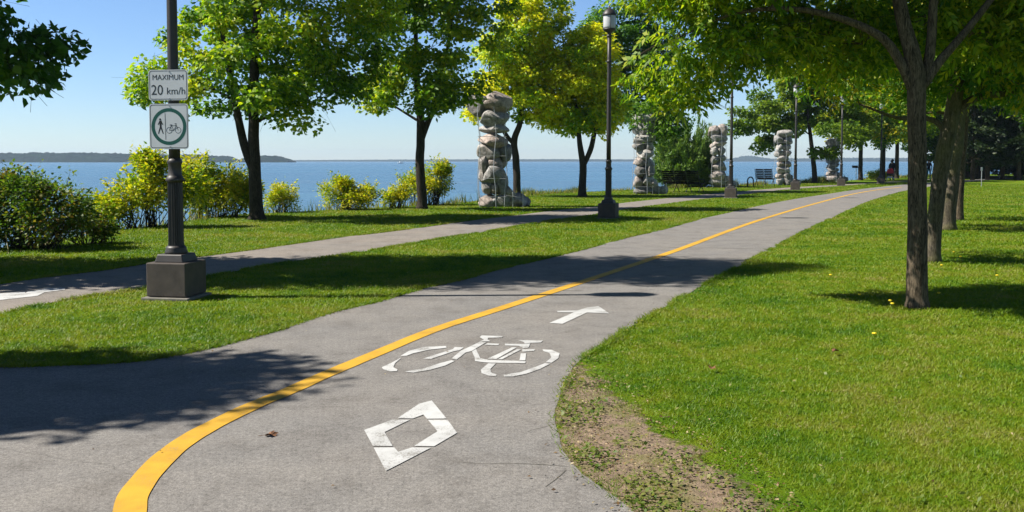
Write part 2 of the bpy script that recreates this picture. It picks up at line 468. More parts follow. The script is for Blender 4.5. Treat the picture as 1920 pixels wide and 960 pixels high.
def jitter(pts, amp, step=.25):
    out = []
    for a, b in zip(pts[:-1], pts[1:]):
        d = (b - a).length; k = max(1, min(40, int(d / step)))
        nrm = Vector((-(b - a).y, (b - a).x, 0)).normalized()
        for i in range(k):
            p = a.lerp(b, i / k)
            out.append(p + nrm * amp * (noise.noise(p * 2.2) + .6 * noise.noise(p * 7)))
    out.append(pts[-1]); return out

BL = [G(*p) for p in [(-700, 700), (-300, 694), (0, 689), (230, 681), (325, 667.5), (406, 651), (480, 631), (522, 620), (622, 587), (706, 567), (801, 540), (880, 522),
      (922, 509), (1017, 487), (1098, 467), (1179, 445), (1239, 431.5), (1317, 410), (1358, 401), (1429, 385), (1492, 373), (1554, 363.5), (1615, 354.5), (1691, 346.5), (1743, 342.5), (1810, 337.5), (1900, 333)]]
BR = [G(*p) for p in [(1560, 1500), (1300, 1100), (1185, 960), (1114, 906), (1072, 868), (1050, 818), (1043, 777), (1054, 727), (1085, 681), (1160, 631), (1185, 612), (1244, 578), (1280, 556), (1345, 521),
      (1385, 500), (1450, 466), (1512, 433), (1542, 419), (1575, 401), (1600, 389.6), (1627, 378), (1662, 367), (1692, 359), (1743, 350), (1810, 341), (1900, 335)]]
BLj = jitter(catmull(BL, 5), .02); BRj = jitter(catmull(BR, 5), .022)
bike_poly = BLj + list(reversed(BRj)) + [Vector((1.2, -6, 0)), Vector((-12, -6, 0))]
mb = MB(); mb.add([(p.x, p.y, .004) for p in bike_poly], [tuple(range(len(bike_poly)))])
tag(mb.build('bicycle_path', M['asphalt'], tri=True), 'grey asphalt cycle path with a yellow centre line', 'path', kind='structure')
WU = [G(*p) for p in [(-700, 600), (-300, 566), (0, 533), (81, 521), (190, 508), (271, 495.5), (352, 485), (480, 468), (508, 464), (633, 446), (711, 437), (793, 426.5), (880, 414), (935, 408), (1030, 396), (1120, 387),
      (1166, 381), (1200, 377), (1300, 366.7), (1354, 361.5), (1387, 359), (1440, 354.5), (1481, 351.5), (1554, 347.5), (1645, 342), (1700, 338.7), (1743, 336)]]
WL = [G(*p) for p in [(-700, 690), (-300, 634), (0, 587.6), (68, 573), (152, 558), (265, 541.6), (400, 517), (481, 501.5), (552, 490), (630, 480), (711, 467), (825, 448), (914, 434), (984, 422), (1057, 410), (1120, 401),
      (1206, 387.5), (1250, 382), (1304, 375), (1354, 369.5), (1387.5, 365.6), (1430, 360.5), (1481, 355), (1567, 349.3), (1645, 343.6), (1700, 340), (1743, 337)]]
WUj = jitter(catmull(WU, 4), .02); WLj = jitter(catmull(WL, 4), .02)
walk_poly = WUj + list(reversed(WLj))
mb = MB(); mb.add([(p.x, p.y, .004) for p in walk_poly], [tuple(range(len(walk_poly)))])
tag(mb.build('footpath', M['asphalt2'], tri=True), 'narrow grey footpath beside the lake lawn', 'path', kind='structure')

DIRT = [G(*p) for p in [(1096, 690), (1118, 716), (1140, 745), (1185, 765), (1196, 790), (1246, 815), (1296, 845), (1376, 893), (1400, 928), (1420, 960), (1440, 1010), (1230, 1010), (1180, 962), (1109, 906), (1067, 868), (1045, 818), (1039, 777), (1050, 727), (1080, 688)]]
dirt_poly = jitter(DIRT + [DIRT[0]], .05, .08)[:-1]
_x0, _x1 = min(p.x for p in dirt_poly) - .5, max(p.x for p in dirt_poly) + .5
_y0, _y1 = min(p.y for p in dirt_poly) - .5, max(p.y for p in dirt_poly) + .5
_st = .04; gx, gy = np.meshgrid(np.arange(_x0, _x1, _st), np.arange(_y0, _y1, _st)); gx = gx.ravel(); gy = gy.ravel()
def soil_depth(x, y):
    return np.where(inside(dirt_poly, x, y), 1, -1) * dist_line(dirt_poly + [dirt_poly[0]], x, y)
gd = soil_depth(gx, gy); _nx = len(np.arange(_x0, _x1, _st)); _ny = len(gx) // _nx
me = bpy.data.meshes.new('soil')
_ids = [(r_ * _nx + c_, r_ * _nx + c_ + 1, (r_ + 1) * _nx + c_ + 1, (r_ + 1) * _nx + c_) for r_ in range(_ny - 1) for c_ in range(_nx - 1) if gd[r_ * _nx + c_] > -.42]
me.from_pydata([(a, b_, .002) for a, b_ in zip(gx, gy)], [], _ids)
_at = me.attributes.new('depth', 'FLOAT', 'POINT'); _at.data.foreach_set('value', gd.astype(np.float32))
me.materials.append(M['dirt'])
o = bpy.data.objects.new('soil', me); COL.objects.link(o)
tag(o, 'worn bare soil patch at the inside of the path bend', 'soil', kind='structure')

# centre line
YC = [G(*p) for p in [(262, 1120), (246, 1040), (242, 985), (243.5, 960), (251, 929), (283, 886), (322, 848), (366, 817.5), (419, 789), (481, 759.5), (541.5, 735), (609, 704.7), (700, 666.5), (817, 618.5), (938, 579.5),
      (1091, 529.5), (1208, 490.6), (1283, 464.6), (1367, 433), (1429, 411.5), (1512.5, 386.5), (1596, 364.8), (1650, 355.5), (1691, 351)]]
yc = catmull(YC, 6); mb = MB()
for i, p in enumerate(yc):
    t = (yc[min(i + 1, len(yc) - 1)] - yc[max(i - 1, 0)]).normalized(); nn = Vector((-t.y, t.x, 0))
    wd = .072 + .004 * noise.noise(p * 6)
    mb.v += [tuple(p + nn * wd + Vector((0, 0, .0085))), tuple(p - nn * wd + Vector((0, 0, .0085)))]
    if i: mb.f.append((2 * i - 2, 2 * i - 1, 2 * i + 1, 2 * i))
tag(mb.build('centre_line', M['yellow']), 'yellow line painted along the middle of the cycle path', 'road marking')

def painted(name, polys, ox, oy, sc, label, z=.0085, parent=None):
    mb = MB()
    for p in polys:
        q = [G(ox + x / sc, oy + y / sc) for x, y in p]
        mb.add([(v.x, v.y, z) for v in q], [tuple(range(len(q)))])
    o = mb.build(name, M['white'], tri=True)
    bm = bmesh.new(); bm.from_mesh(o.data); bmesh.ops.recalc_face_normals(bm, faces=bm.faces[:])
    for f in bm.faces:
        if f.normal.z < 0: f.normal_flip()
    bm.to_mesh(o.data); bm.free()
    return tag(o, label, 'road marking')

painted('bicycle_marking', [
    [(165, 232), (110, 262), (50, 290), (60, 302), (100, 315), (142, 312), (145, 302), (120, 290), (130, 265), (160, 240)],
    [(162, 222), (215, 190), (300, 168), (435, 161), (440, 172), (330, 185), (240, 205), (200, 220)],
    [(300, 237), (478, 180), (488, 168), (542, 170), (520, 186), (482, 193), (345, 240)],
    [(190, 315), (300, 298), (400, 265), (468, 247), (488, 252), (430, 280), (340, 305), (240, 322)],
    [(468, 238), (500, 243), (555, 200), (590, 192), (680, 137), (640, 135), (600, 155), (525, 190)],
    [(640, 133), (664, 124), (638, 108), (650, 98), (780, 102), (770, 110), (690, 112), (685, 122), (702, 133)],
    [(685, 145), (755, 148), (750, 157), (668, 154)],
    [(592, 194), (616, 180), (642, 235), (690, 245), (915, 253), (912, 265), (700, 262), (650, 258), (610, 252), (608, 230)],
    [(870, 126), (1018, 128), (1005, 140), (945, 142), (908, 147), (905, 139)],
    [(790, 148), (900, 150), (942, 146), (930, 172), (900, 174), (872, 160), (790, 158)],
    [(885, 205), (917, 205), (912, 248), (877, 248)],
    [(892, 181), (970, 182), (965, 190), (895, 196)],
    [(685, 238), (738, 240), (860, 170), (832, 170)], [(748, 240), (772, 242), (888, 182), (864, 181)],
    [(690, 266), (735, 267), (702, 300), (706, 320), (740, 335), (735, 343), (690, 340), (650, 325), (645, 305)],
    [(780, 335), (880, 320), (980, 285), (1030, 265), (1060, 269), (1000, 300), (920, 328), (840, 345), (785, 345)],
    [(1015, 182), (1070, 185), (1118, 205), (1110, 235), (1070, 262), (1035, 259), (1068, 230), (1058, 205), (1020, 192)]],
    700, 600, 3.2, 'white bicycle symbol painted on the asphalt between arrow and diamond')
painted('diamond_marking', [
    [(145, 597), (275, 510), (350, 490), (440, 599), (322, 600), (300, 575), (238, 598)],
    [(328, 607), (446, 607), (502, 685), (365, 766), (245, 764), (385, 676)],
    [(345, 775), (75, 915), (2, 774), (125, 773), (150, 800), (232, 773)],
    [(115, 606), (220, 606), (68, 680), (115, 764), (-2, 764), (-55, 668)]],
    700, 600, 3.2, 'white hollow diamond painted on the near asphalt')
painted('arrow_marking', [[(850, 912), (1020, 838), (905, 836), (905, 828), (1045, 825), (1110, 805), (1190, 795), (1265, 846), (1110, 839), (940, 918)]],
        800, 360, 3.692, 'white straight arrow painted past the bicycle symbol')
painted('arrow_marking', [[(-160, 470), (0, 457), (260, 428), (310, 402), (450, 386), (450, 372), (320, 374), (240, 392), (0, 412), (-160, 425)]],
        0, 440, 3.692, 'white marking painted on the footpath at the left edge')

# dark joints and cracks across the path
mb = MB()
for (a, b, wd) in [((1240, 421), (1538, 420.5), .012), ((1200, 463.5), (1446, 467), .012), ((1010, 545), (1092, 546), .010), ((860, 866), (1066, 876), .0035), ((985, 810), (1040, 795), .003), ((1022, 915), (1060, 882), .003)]:
    A, B = G(*a), G(*b); prev = None; k = 24
    nn = Vector((-(B - A).y, (B - A).x, 0)).normalized()
    for i in range(k + 1):
        p = A.lerp(B, i / k); p += nn * .05 * noise.noise(p * 3)
        h = wd * (.6 + .7 * abs(noise.noise(p * 9))) * (1 if 0 < i < k else .1)
        cur = [tuple(p + nn * h + Vector((0, 0, .0062))), tuple(p - nn * h + Vector((0, 0, .0062)))]
        b0 = len(mb.v); mb.v += cur
        if i: mb.f.append((b0 - 2, b0 - 1, b0 + 1, b0))
tag(mb.build('path_cracks', M['crack']), 'thin dark cracks across the cycle path', 'crack', kind='structure')

# far islands and opposite shore: wooded ridges with depth and a bumpy tree line
def ridge(name, pts, depth, label):
    mb = MB(); nx = max(30, int(abs(pts[-1][0] - pts[0][0]) / 3.5)); ny = 22
    xs = [p[0] for p in pts]; hs = [p[1] for p in pts]; yy = [p[2] for p in pts]
    for i in range(nx + 1):
        x = xs[0] + (xs[-1] - xs[0]) * i / nx
        h = float(np.interp(x, xs, hs)); y0 = float(np.interp(x, xs, yy))
        for j in range(ny + 1):
            t = j / ny; y = y0 + depth * t
            prof = min(1, (t * 5) ** .3) * (1 if t < .8 else (1 - t) / .2)
            bumpy = 1 + .2 * noise.noise(Vector((x * .03, y * .03, 0))) + .3 * noise.noise(Vector((x * .15, y * .35, 3)))
            mb.v.append((x, y, WATER_Z - .3 + h * prof * bumpy))
    for i in range(nx):
        for j in range(ny): mb.f.append((i * (ny + 1) + j, (i + 1) * (ny + 1) + j, (i + 1) * (ny + 1) + j + 1, i * (ny + 1) + j + 1))
    return tag(mb.build(name, M['hill'], smooth=False), label, 'island', kind='structure')
ridge('hills', [(-1500, 15, 1800), (-1000, 15.5, 1800), (-850, 17, 1800), (-700, 14, 1800), (-600, 13.5, 1800), (-560, 10, 1800), (-535, 3, 1800)], 160, 'low wooded island across the lake')
ridge('hills', [(-505, 8, 1780), (-470, 12, 1780), (-440, 10, 1780), (-418, 3, 1780)], 90, 'small wooded islet right of the larger island')
ridge('hills', [(-1000, 6, 4100), (-300, 9, 4100), (300, 10, 4100), (700, 9, 4100), (980, 12, 4100), (1040, 24, 4100), (1120, 12, 4100), (1500, 15, 4100), (2400, 16, 4100)], 300, 'faint far shore on the horizon')

# ------------------------------------------------------------------ trees
def make_tree(name, label, loc, stems, blobs, nclus, nleaf, rc, L, W, leafmat, barkmat, seed, group=None, droop=.35, flat=.6,
              rootflare=1.0, limbs=True, twig=True, cat='tree', compound=False, cull=None):
    rng = np.random.default_rng(seed); root = empty(name, loc)
    tag(root, label, cat, group)
    skel = []          # (pos, radius)
    mb = MB(); limb_mbs = []
    for si, st in enumerate(stems):
        pts = catmull([p[:3] for p in st], 5); k = len(st)
        rad = [float(np.interp(i / (len(pts) - 1) * (k - 1), range(k), [p[3] for p in st])) for i in range(len(pts))]
        pp = []
        for i, p in enumerate(pts):
            wob = .06 * rad[0] * 2
            pp.append(p + Vector((noise.noise(p * 1.7 + Vector((seed, 0, 0))), noise.noise(p * 1.7 + Vector((0, seed, 5))), 0)) * wob)
        if si == 0 and rootflare:
            rad[0] *= 1.35 * rootflare; rad[1] *= 1.08
            pp[0].z -= .05
        tgt = mb if (si == 0 or not limbs) else MB()
        tgt.tube(pp, rad, 14 if rad[0] > .06 else 9)
        if tgt is not mb: limb_mbs.append(tgt)
        for p, r in zip(pp, rad): skel.append((p, r))
    minz = min(p[2] for st in stems for p in st) 
    # cluster centres
    vol = np.array([(b[3] * b[4] * b[5]) ** .7 for b in blobs]); vol /= vol.sum()
    cs = []; tries = 0
    mind = rc * 1.05
    while len(cs) < nclus and tries < nclus * 30:
        tries += 1
        b = blobs[rng.choice(len(blobs), p=vol)]
        d = rng.normal(size=3); d /= np.linalg.norm(d); rr = rng.random() ** .42
        p = np.array(b[:3]) + d * rr * np.array(b[3:6])
        if cs and np.min(np.linalg.norm(np.array(cs) - p, axis=1)) < mind * (.55 if tries > nclus * 10 else 1): continue
        cs.append(p)
    cs = np.array(cs)
    # limbs grow out to the clusters
    axis0 = np.array([0, 0, 0])
    order = np.argsort(np.linalg.norm(cs - np.array(stems[0][min(2, len(stems[0]) - 1)][:3]), axis=1))
    sp = [np.array(p) for p, r in skel if p.z > stems[0][-1][2] * .22]; sr = [r for p, r in skel if p.z > stems[0][-1][2] * .22]
    tw = MB()
    for ci in order:
        c = cs[ci]; A = np.array(sp); d = np.linalg.norm(A - c, axis=1) + np.maximum(0, A[:, 2] - c[2]) * 1.2
        j = int(np.argmin(d)); a = A[j]; ra = sr[j]
        r0 = min(max(ra * .55, .009), .06); m = (a + c) / 2 + np.array([0, 0, .10 * np.linalg.norm(c - a)]) + rng.normal(size=3) * .05
        pts = [Vector(a), Vector(a * .6 + m * .4), Vector(m), Vector((m + c) / 2 + rng.normal(size=3) * .04), Vector(c)]
        tw.tube(pts, [r0, r0 * .85, r0 * .7, r0 * .5, r0 * .3], 5, False)
        for q, f_ in ((pts[2], .7), (pts[3], .5), (pts[4], .35)): sp.append(np.array(q)); sr.append(r0 * f_)
        if twig:
            for _ in range(3):
                e = c + rng.normal(size=3) * rc * np.array([1, 1, flat])
                tw.tube([Vector(c), Vector((c + e) / 2 + np.array([0, 0, .04])), Vector(e)], [r0 * .3, r0 * .22, .003], 4, False)
    tr = mb.build('trunk', barkmat, root, smooth=True)
    for lm in limb_mbs: lm.build('limb', barkmat, root, smooth=True)
    # leaves
    wts = rng.random(len(cs)) * .9 + .55; wts /= wts.sum()
    idx = rng.choice(len(cs), nleaf, p=wts); rcv = rc * (.7 + .6 * rng.random(len(cs)))
    g = rng.normal(size=(nleaf, 3)); g = g / np.linalg.norm(g, axis=1, keepdims=True) * (rng.random((nleaf, 1)) ** .5) * 1.25
    off = g * rcv[idx, None] * np.array([1, 1, flat])
    pos = cs[idx] + off
    ax = unit(off + rng.normal(size=(nleaf, 3)) * .35) ; ax[:, 2] = ax[:, 2] * .5 - droop + rng.normal(size=nleaf) * .2
    ctr = np.mean(cs, axis=0); outw = unit((cs[idx] - ctr) * np.array([1, 1, .6]))
    nr = rng.normal(size=(nleaf, 3)) * .5 + np.array([0, 0, .7]) + off / rc * .45 + outw * .6
    Ls = L * (.65 + .7 * rng.random(nleaf)); Ws = W * (.65 + .7 * rng.random(nleaf))
    if compound:   # leaflets in pairs along a short drooping stalk
        k = 7; per = []
        ax = unit(ax); side = unit(np.cross(ax, nr))
        for q in range(k):
            t = (q // 2 + 1) / 4.2
            sgn = 0 if q == k - 1 else (1 if q % 2 else -1)
            p2 = pos + ax * (L * 2.1 * t); p2[:, 2] -= .03 * t * t
            a2 = ax * (.65 if sgn else 1) + side * sgn * .85 + rng.normal(size=(nleaf, 3)) * .18; a2[:, 2] -= .25
            per.append(leaf_faces(p2, a2, nr + rng.normal(size=(nleaf, 3)) * .25, Ls, Ws, .42, .2))
        V = np.concatenate(per)
    else:
        V = leaf_faces(pos, ax, nr, Ls, Ws)
    if cull is not None: V = V[cull(V[:, 0])]
    np_mesh('crown', V, 4, leafmat, root, tw, barkmat)
    return root

TG = 'lakeside row of trees'
b = G(482, 412)
make_tree('maple_tree', 'big leafy yellow-green tree just behind the post with signs', b,
          [[(0, 0, 0, .225), (-.02, 0, .45, .18), (-.05, 0, 1.6, .16), (-.08, .1, 3.5, .13), (.1, 0, 6, .1), (.2, 0, 9, .04)],
           [(-.03, 0, 1.2, .11), (-.22, -.02, 1.75, .12), (-.4, 0, 2.4, .11), (-.75, .2, 4, .08), (-1.2, .3, 6.5, .03)],
           [(0, 0, 3.0, .09), (1.0, .1, 3.7, .07), (2.2, .2, 4.4, .035)]],
          [(-2.6, 0, 3.55, .85, 1.1, 1.0), (-.4, 0, 5.6, 2.0, 2.3, 3.0), (1.9, .2, 4.3, 1.8, 1.9, 1.5), (2.5, 0, 6.2, 1.4, 1.9, 2.0), (.3, -.5, 3.3, 2.0, 1.5, .8), (0, 0, 8.4, 2, 2, 2.4), (1.2, 0, 3.0, .9, .8, .5)],
          168, 40000, .43, .135, .105, M['leaf_mixed'], M['bark_dark'], 11, TG)
b = G(791, 392)
make_tree('maple_tree', 'slim forked green tree between the yellow shrubs, left of the tallest stone column', b,
          [[(0, 0, 0, .19), (0, 0, .5, .165), (-.06, 0, 1.6, .15), (-.02, 0, 2.9, .14), (-.15, 0, 4.5, .1), (-.2, 0, 8, .03)],
           [(0, 0, 2.3, .1), (.22, 0, 2.9, .1), (.5, 0, 3.6, .08), (.9, .1, 5.5, .06), (1.2, .1, 8, .02)],
           [(-.05, 0, 2.9, .05), (-.7, .1, 3.3, .035), (-1.5, .1, 3.8, .015)]],
          [(-1.0, -.6, 4.3, 1.2, 1.0, .95), (.7, -.7, 4.3, 1.3, 1.0, 1.1), (0, -.6, 6.2, 2.0, 1.2, 1.8), (1.0, -.6, 8.2, 2.2, 1.4, 1.9), (-.5, -.3, 8.5, 1.7, 1.4, 1.7), (-1.6, -.3, 3.7, .55, .6, .45), (2.0, -.6, 6.4, 1.0, 1.0, 1.2)],
          122, 26000, .43, .15, .11, M['leaf_mixed'], M['bark_dark'], 12, TG)
b = G(969, 369)
make_tree('maple_tree', 'golden-topped forked tree directly behind the nearest stone column', b,
          [[(0, 0, 0, .2), (0, 0, .5, .17), (-.03, 0, 1.6, .16), (-.12, 0, 2.5, .15), (.15, 0, 3.4, .12), (.3, 0, 5, .09), (.3, 0, 8.4, .03)],
           [(-.12, 0, 2.35, .1), (-.5, 0, 2.8, .1), (-.9, 0, 3.6, .07), (-1.2, 0, 5, .04), (-1.2, 0, 6.5, .015)]],
          [(-1.2, 0, 4.4, 1.1, 1.3, .9), (1.0, 0, 4.5, 1.3, 1.4, 1.1), (0, 0, 6.2, 1.9, 1.8, 1.6), (.7, 0, 8, 1.6, 1.6, 1.6), (-1.6, .2, 3.9, .8, .8, .6)],
          140, 26000, .46, .165, .125, M['leaf_yellow'], M['bark_dark'], 13, TG)
b = G(1092, 369)
make_tree('maple_tree', 'rounded golden tree with a forked trunk left of the tall lamp', b,
          [[(0, 0, 0, .2), (0, 0, .5, .17), (.02, 0, 1.4, .16), (-.15, 0, 2.6, .11), (-.25, 0, 4, .08), (-.1, 0, 6.6, .02)],
           [(.02, 0, 1.35, .11), (.35, 0, 2.1, .12), (.55, 0, 3, .1), (.8, 0, 4.4, .05), (.8, 0, 6, .02)]],
          [(-1.2, 0, 3.9, .95, 1.1, .75), (.6, 0, 3.8, 1.15, 1.2, .9), (0, 0, 5.4, 1.65, 1.6, 1.2), (.2, 0, 6.5, 1.25, 1.2, 1.0), (-.3, 0, 3.3, .7, .7, .4)],
          120, 26000, .46, .16, .12, M['leaf_gold'], M['bark_dark'], 14, TG)
b = G(1200, 360.5)
make_tree('maple_tree', 'dark green tree hanging over the second stone column', b,
          [[(0, 0, 0, .2), (0, 0, .5, .17), (0, 0, 2.2, .15), (-.2, 0, 4.5, .1), (-.3, 0, 9, .03)]],
          [(.35, -2.7, 3.5, 1.5, .8, .95), (-.1, -1.2, 4.0, 1.5, 1.4, .9), (-.4, 0, 5.5, 1.8, 1.8, 1.7), (-1.1, 0, 8, 2.1, 2, 1.9), (.3, 0, 7.2, 1.6, 1.7, 1.7), (.9, -.4, 4.8, 1.2, 1.3, 1.0)],
          140, 26000, .5, .16, .12, M['leaf_green'], M['bark_dark'], 15, TG)

# out of the left edge: trees whose branch tip and shadows reach into the view
make_tree('maple_tree', 'dark tree leaning a leafy branch in at the top left corner', (-9.15, 13.7, 0),
          [[(0, 0, 0, .24), (0, 0, .5, .2), (.05, 0, 2.2, .17), (0, 0, 4.5, .14), (.1, 0, 12, .03)],
           [(.03, 0, 2.6, .08), (.9, 0, 3.3, .06), (2.0, -.1, 3.3, .02)]],
          [(1.75, 0.3, 3.35, .8, .9, .6), (-.5, 0, 4.2, 2.1, 1.9, 1.4), (-2.6, 0, 4.0, 1.8, 2.0, 1.3), (0, 0, 6.3, 2.2, 2.1, 1.8), (.1, 0, 8.6, 2.0, 1.9, 1.9), (.1, 0, 10.6, 1.7, 1.6, 1.5), (.2, .1, 12.2, 1.2, 1.0, 1.2)],
          270, 60000, .48, .14, .11, M['leaf_green'], M['bark_dark'], 16, TG)
make_tree('maple_tree', 'tree standing off to the left whose shadow crosses the near asphalt', (-10.35, 6.3, 0),
          [[(0, 0, 0, .24), (0, 0, .5, .2), (.05, 0, 2.2, .17), (0, 0, 4.5, .13), (.1, 0, 8, .03)]],
          [(0, 0, 4.2, 2.2, 1.5, 1.4), (0, 0, 6.0, 1.9, 1.3, 1.5), (.2, .2, 7.2, 1.2, .8, 1.0)],
          150, 40000, .48, .14, .11, M['leaf_green'], M['bark_dark'], 17, TG)

# right-hand row
RG = 'trees standing in a row on the right lawn'
b = G(1720, 577)
make_tree('ash_tree', 'nearest tree on the right lawn, with low hanging leafy boughs', b,
          [[(0, 0, 0, .122), (-.01, 0, .3, .112), (-.03, 0, 1.3, .097), (-.06, 0, 2.35, .096), (-.12, 0, 2.75, .088), (-.26, .05, 3.4, .07), (-.4, .1, 5.2, .05), (-.3, .1, 7.2, .02)],
           [(-.1, 0, 2.38, .06), (-.24, 0, 2.66, .055), (-.45, 0, 2.93, .048), (-.87, .02, 3.13, .04), (-1.4, .05, 3.24, .03), (-2.0, .1, 3.2, .018), (-2.6, .1, 2.95, .008)],
           [(-.04, 0, 2.4, .06), (.08, .02, 2.75, .055), (.12, .05, 3.4, .045), (.15, .1, 5, .03)],
           [(0, 0, 2.4, .055), (.17, 0, 2.66, .05), (.42, 0, 2.95, .042), (.95, .05, 3.6, .03), (1.5, .1, 4.2, .015)]],
          [(-2.55, .6, 2.72, .4, .5, .36), (-2.15, .6, 3.14, .58, .55, .44), (-1.75, .9, 3.12, .7, .5, .34), (-2.05, .85, 2.88, .5, .4, .3), (-2.05, .35, 2.97, .45, .35, .3), (-2.5, .2, 2.76, .38, .4, .3), (-1.3, .95, 3.2, .85, .5, .44), (-.6, 1.1, 3.2, .8, .6, .42), (-.1, 1.2, 3.15, .7, .5, .4), (-1.9, .3, 3.7, 1.1, 1.0, .35),
           (-1.1, 0, 4.6, 1.4, 1.5, .6), (.1, 0, 5.2, 1.8, 1.6, 1.1), (.9, .9, 3.3, .8, .7, .5), (1.7, .6, 3.5, .9, .8, .7), (.2, 0, 6.4, 1.0, 1.0, .8)],
          290, 16500, .34, .098, .036, M['leaf_ash'], M['bark'], 21, RG, droop=.45, flat=.6, rootflare=.88, compound=True)
b = G(1747, 491)
make_tree('ash_tree', 'tree with a leaning mossy trunk, second along the right lawn', b,
          [[(0, 0, 0, .13), (.02, 0, .4, .12), (.05, 0, .95, .115), (.17, 0, 1.8, .125), (.31, 0, 2.6, .115), (.5, .1, 4, .08), (.6, .1, 6.2, .02)],
           [(.2, 0, 1.95, .05), (.05, 0, 2.2, .045), (-.3, 0, 2.3, .04), (-.6, 0, 2.28, .03), (-1.2, 0, 2.5, .015)],
           [(.27, 0, 2.35, .07), (.65, 0, 2.6, .06), (1.3, .1, 2.7, .045), (2.0, .1, 3.0, .02)]],
          [(.4, 0, 4.1, 2.1, 2.0, 1.2), (-1.2, 0, 3.4, 1.2, 1.3, .75), (1.9, 0, 3.5, 1.2, 1.3, .8), (.5, 0, 5.4, 1.9, 1.8, 1.3), (.5, .8, 3.1, 1.0, .8, .5)],
          150, 8200, .42, .11, .042, M['leaf_orange'], M['bark_moss'], 22, RG, droop=.45, compound=True)
b = G(1776, 431)
make_tree('ash_tree', 'thick straight trunk right behind the leaning mossy one', b,
          [[(0, 0, 0, .19), (.02, 0, .5, .17), (.12, 0, 1.6, .16), (.22, 0, 2.8, .15), (.3, 0, 4.5, .1), (.3, 0, 7, .02)],
           [(.22, 0, 2.7, .09), (.8, 0, 3.2, .075), (1.5, 0, 3.25, .06), (2.3, .1, 3.7, .02)]],
          [(.3, 0, 4.6, 2.4, 2.2, 1.3), (-1.4, 0, 3.7, 1.4, 1.4, .9), (2.0, 0, 3.8, 1.4, 1.4, .9), (.3, 0, 6.1, 2.1, 2.0, 1.4), (.3, -.8, 3.3, 1.3, .9, .5)],
          130, 21000, .46, .13, .075, M['leaf_orange'], M['bark_moss'], 23, RG)
b = G(1797, 413)
make_tree('ash_tree', 'slimmer trunk partly hidden behind the thick one, last of the near right row', b,
          [[(0, 0, 0, .13), (.0, 0, .5, .115), (.05, 0, 1.6, .11), (.12, 0, 3, .1), (.2, 0, 4.6, .07), (.2, 0, 6.8, .02)]],
          [(.3, 0, 4.5, 2.4, 2.0, 1.3), (-1.3, 0, 3.8, 1.3, 1.3, .9), (2.0, 0, 3.9, 1.3, 1.4, .9), (.2, 0, 5.9, 2.0, 1.9, 1.3)],
          100, 17000, .48, .14, .08, M['leaf_orange'], M['bark'], 24, RG)
make_tree('ash_tree', 'tree beyond the right edge whose orange-tinged leaves hang in at the side', (18.6, 30.5, 0),
          [[(0, 0, 0, .2), (0, 0, .5, .17), (0, 0, 2.4, .15), (0, 0, 4.5, .1), (0, 0, 8, .02)]],
          [(-1.5, 0, 4.2, 2.0, 1.8, 1.3), (.6, 0, 4.8, 2.4, 2.2, 1.8), (0, 0, 7, 2.2, 2.2, 1.6), (-2.5, 0, 5.6, 1.5, 1.5, 1.2)],
          110, 18000, .55, .16, .1, M['leaf_orange'], M['bark'], 25, RG)

# farther trees along the paths
FG = 'farther trees along the paths'
def far_tree(px, py, label, r, h0, h1, lm, seed, n=11000, leaf=.22, lean=0):
    b = G(px, py); z = ground_z(b.x, b.y); b.z = z
    hm = (h0 + h1) / 2; hh = (h1 - h0) / 2
    return make_tree('shade_tree', label, b,
                     [[(0, 0, 0, .22), (0, 0, .6, .19), (lean * .3, 0, h0 + .3, .16), (lean, 0, hm, .1), (lean, 0, h1 - .6, .02)]],
                     [(lean, 0, hm - hh * .3, r, r, hh * .75), (lean + r * .35, 0, hm + hh * .3, r * .75, r * .75, hh * .65), (lean - r * .55, 0, hm - hh * .35, r * .6, r * .6, hh * .45), (lean - r * .1, 0, hm + hh * .5, r * .6, r * .6, hh * .5)],
                     90, n, .62, leaf, leaf * .75, lm, M['bark_dark'], seed, FG, limbs=False)
far_tree(1527, 343.5, 'spreading olive-green tree behind the fourth stone column', 5.2, 2.0, 9.0, M['leaf_olive'], 31, 26000, .24, -.6)
far_tree(1613, 338, 'orange-tinged tree right of the farthest stone column', 3.6, 2.6, 8.5, M['leaf_orange'], 32, 12000, .24)
far_tree(1655, 340.5, 'tree with its dark trunk beside the farthest lamp', 3.4, 2.8, 9, M['leaf_orange'], 33, 12000)
far_tree(1681, 335, 'tree right behind the walkers with the red pram', 3.6, 3.2, 10, M['leaf_mixed'], 34, 10000, .26)
far_tree(1733, 333, 'thin tree between the two nearest right trunks, by the distant walker', 3.8, 3.0, 9.5, M['leaf_mixed'], 35, 10000, .26)
far_tree(1840, 334, 'dark leafy tree left of the pine wood', 4.2, 1.2, 10, M['leaf_dark'], 36, 13000, .28)
far_tree(1790, 333, 'bushy dark tree hidden behind the right-hand trunks', 4.5, .9, 9.5, M['leaf_dark'], 37, 13000, .28)
far_tree(1760, 330, 'farthest green tree where the cycle path disappears', 4.5, 2.2, 10, M['leaf_green'], 38, 9000, .3)

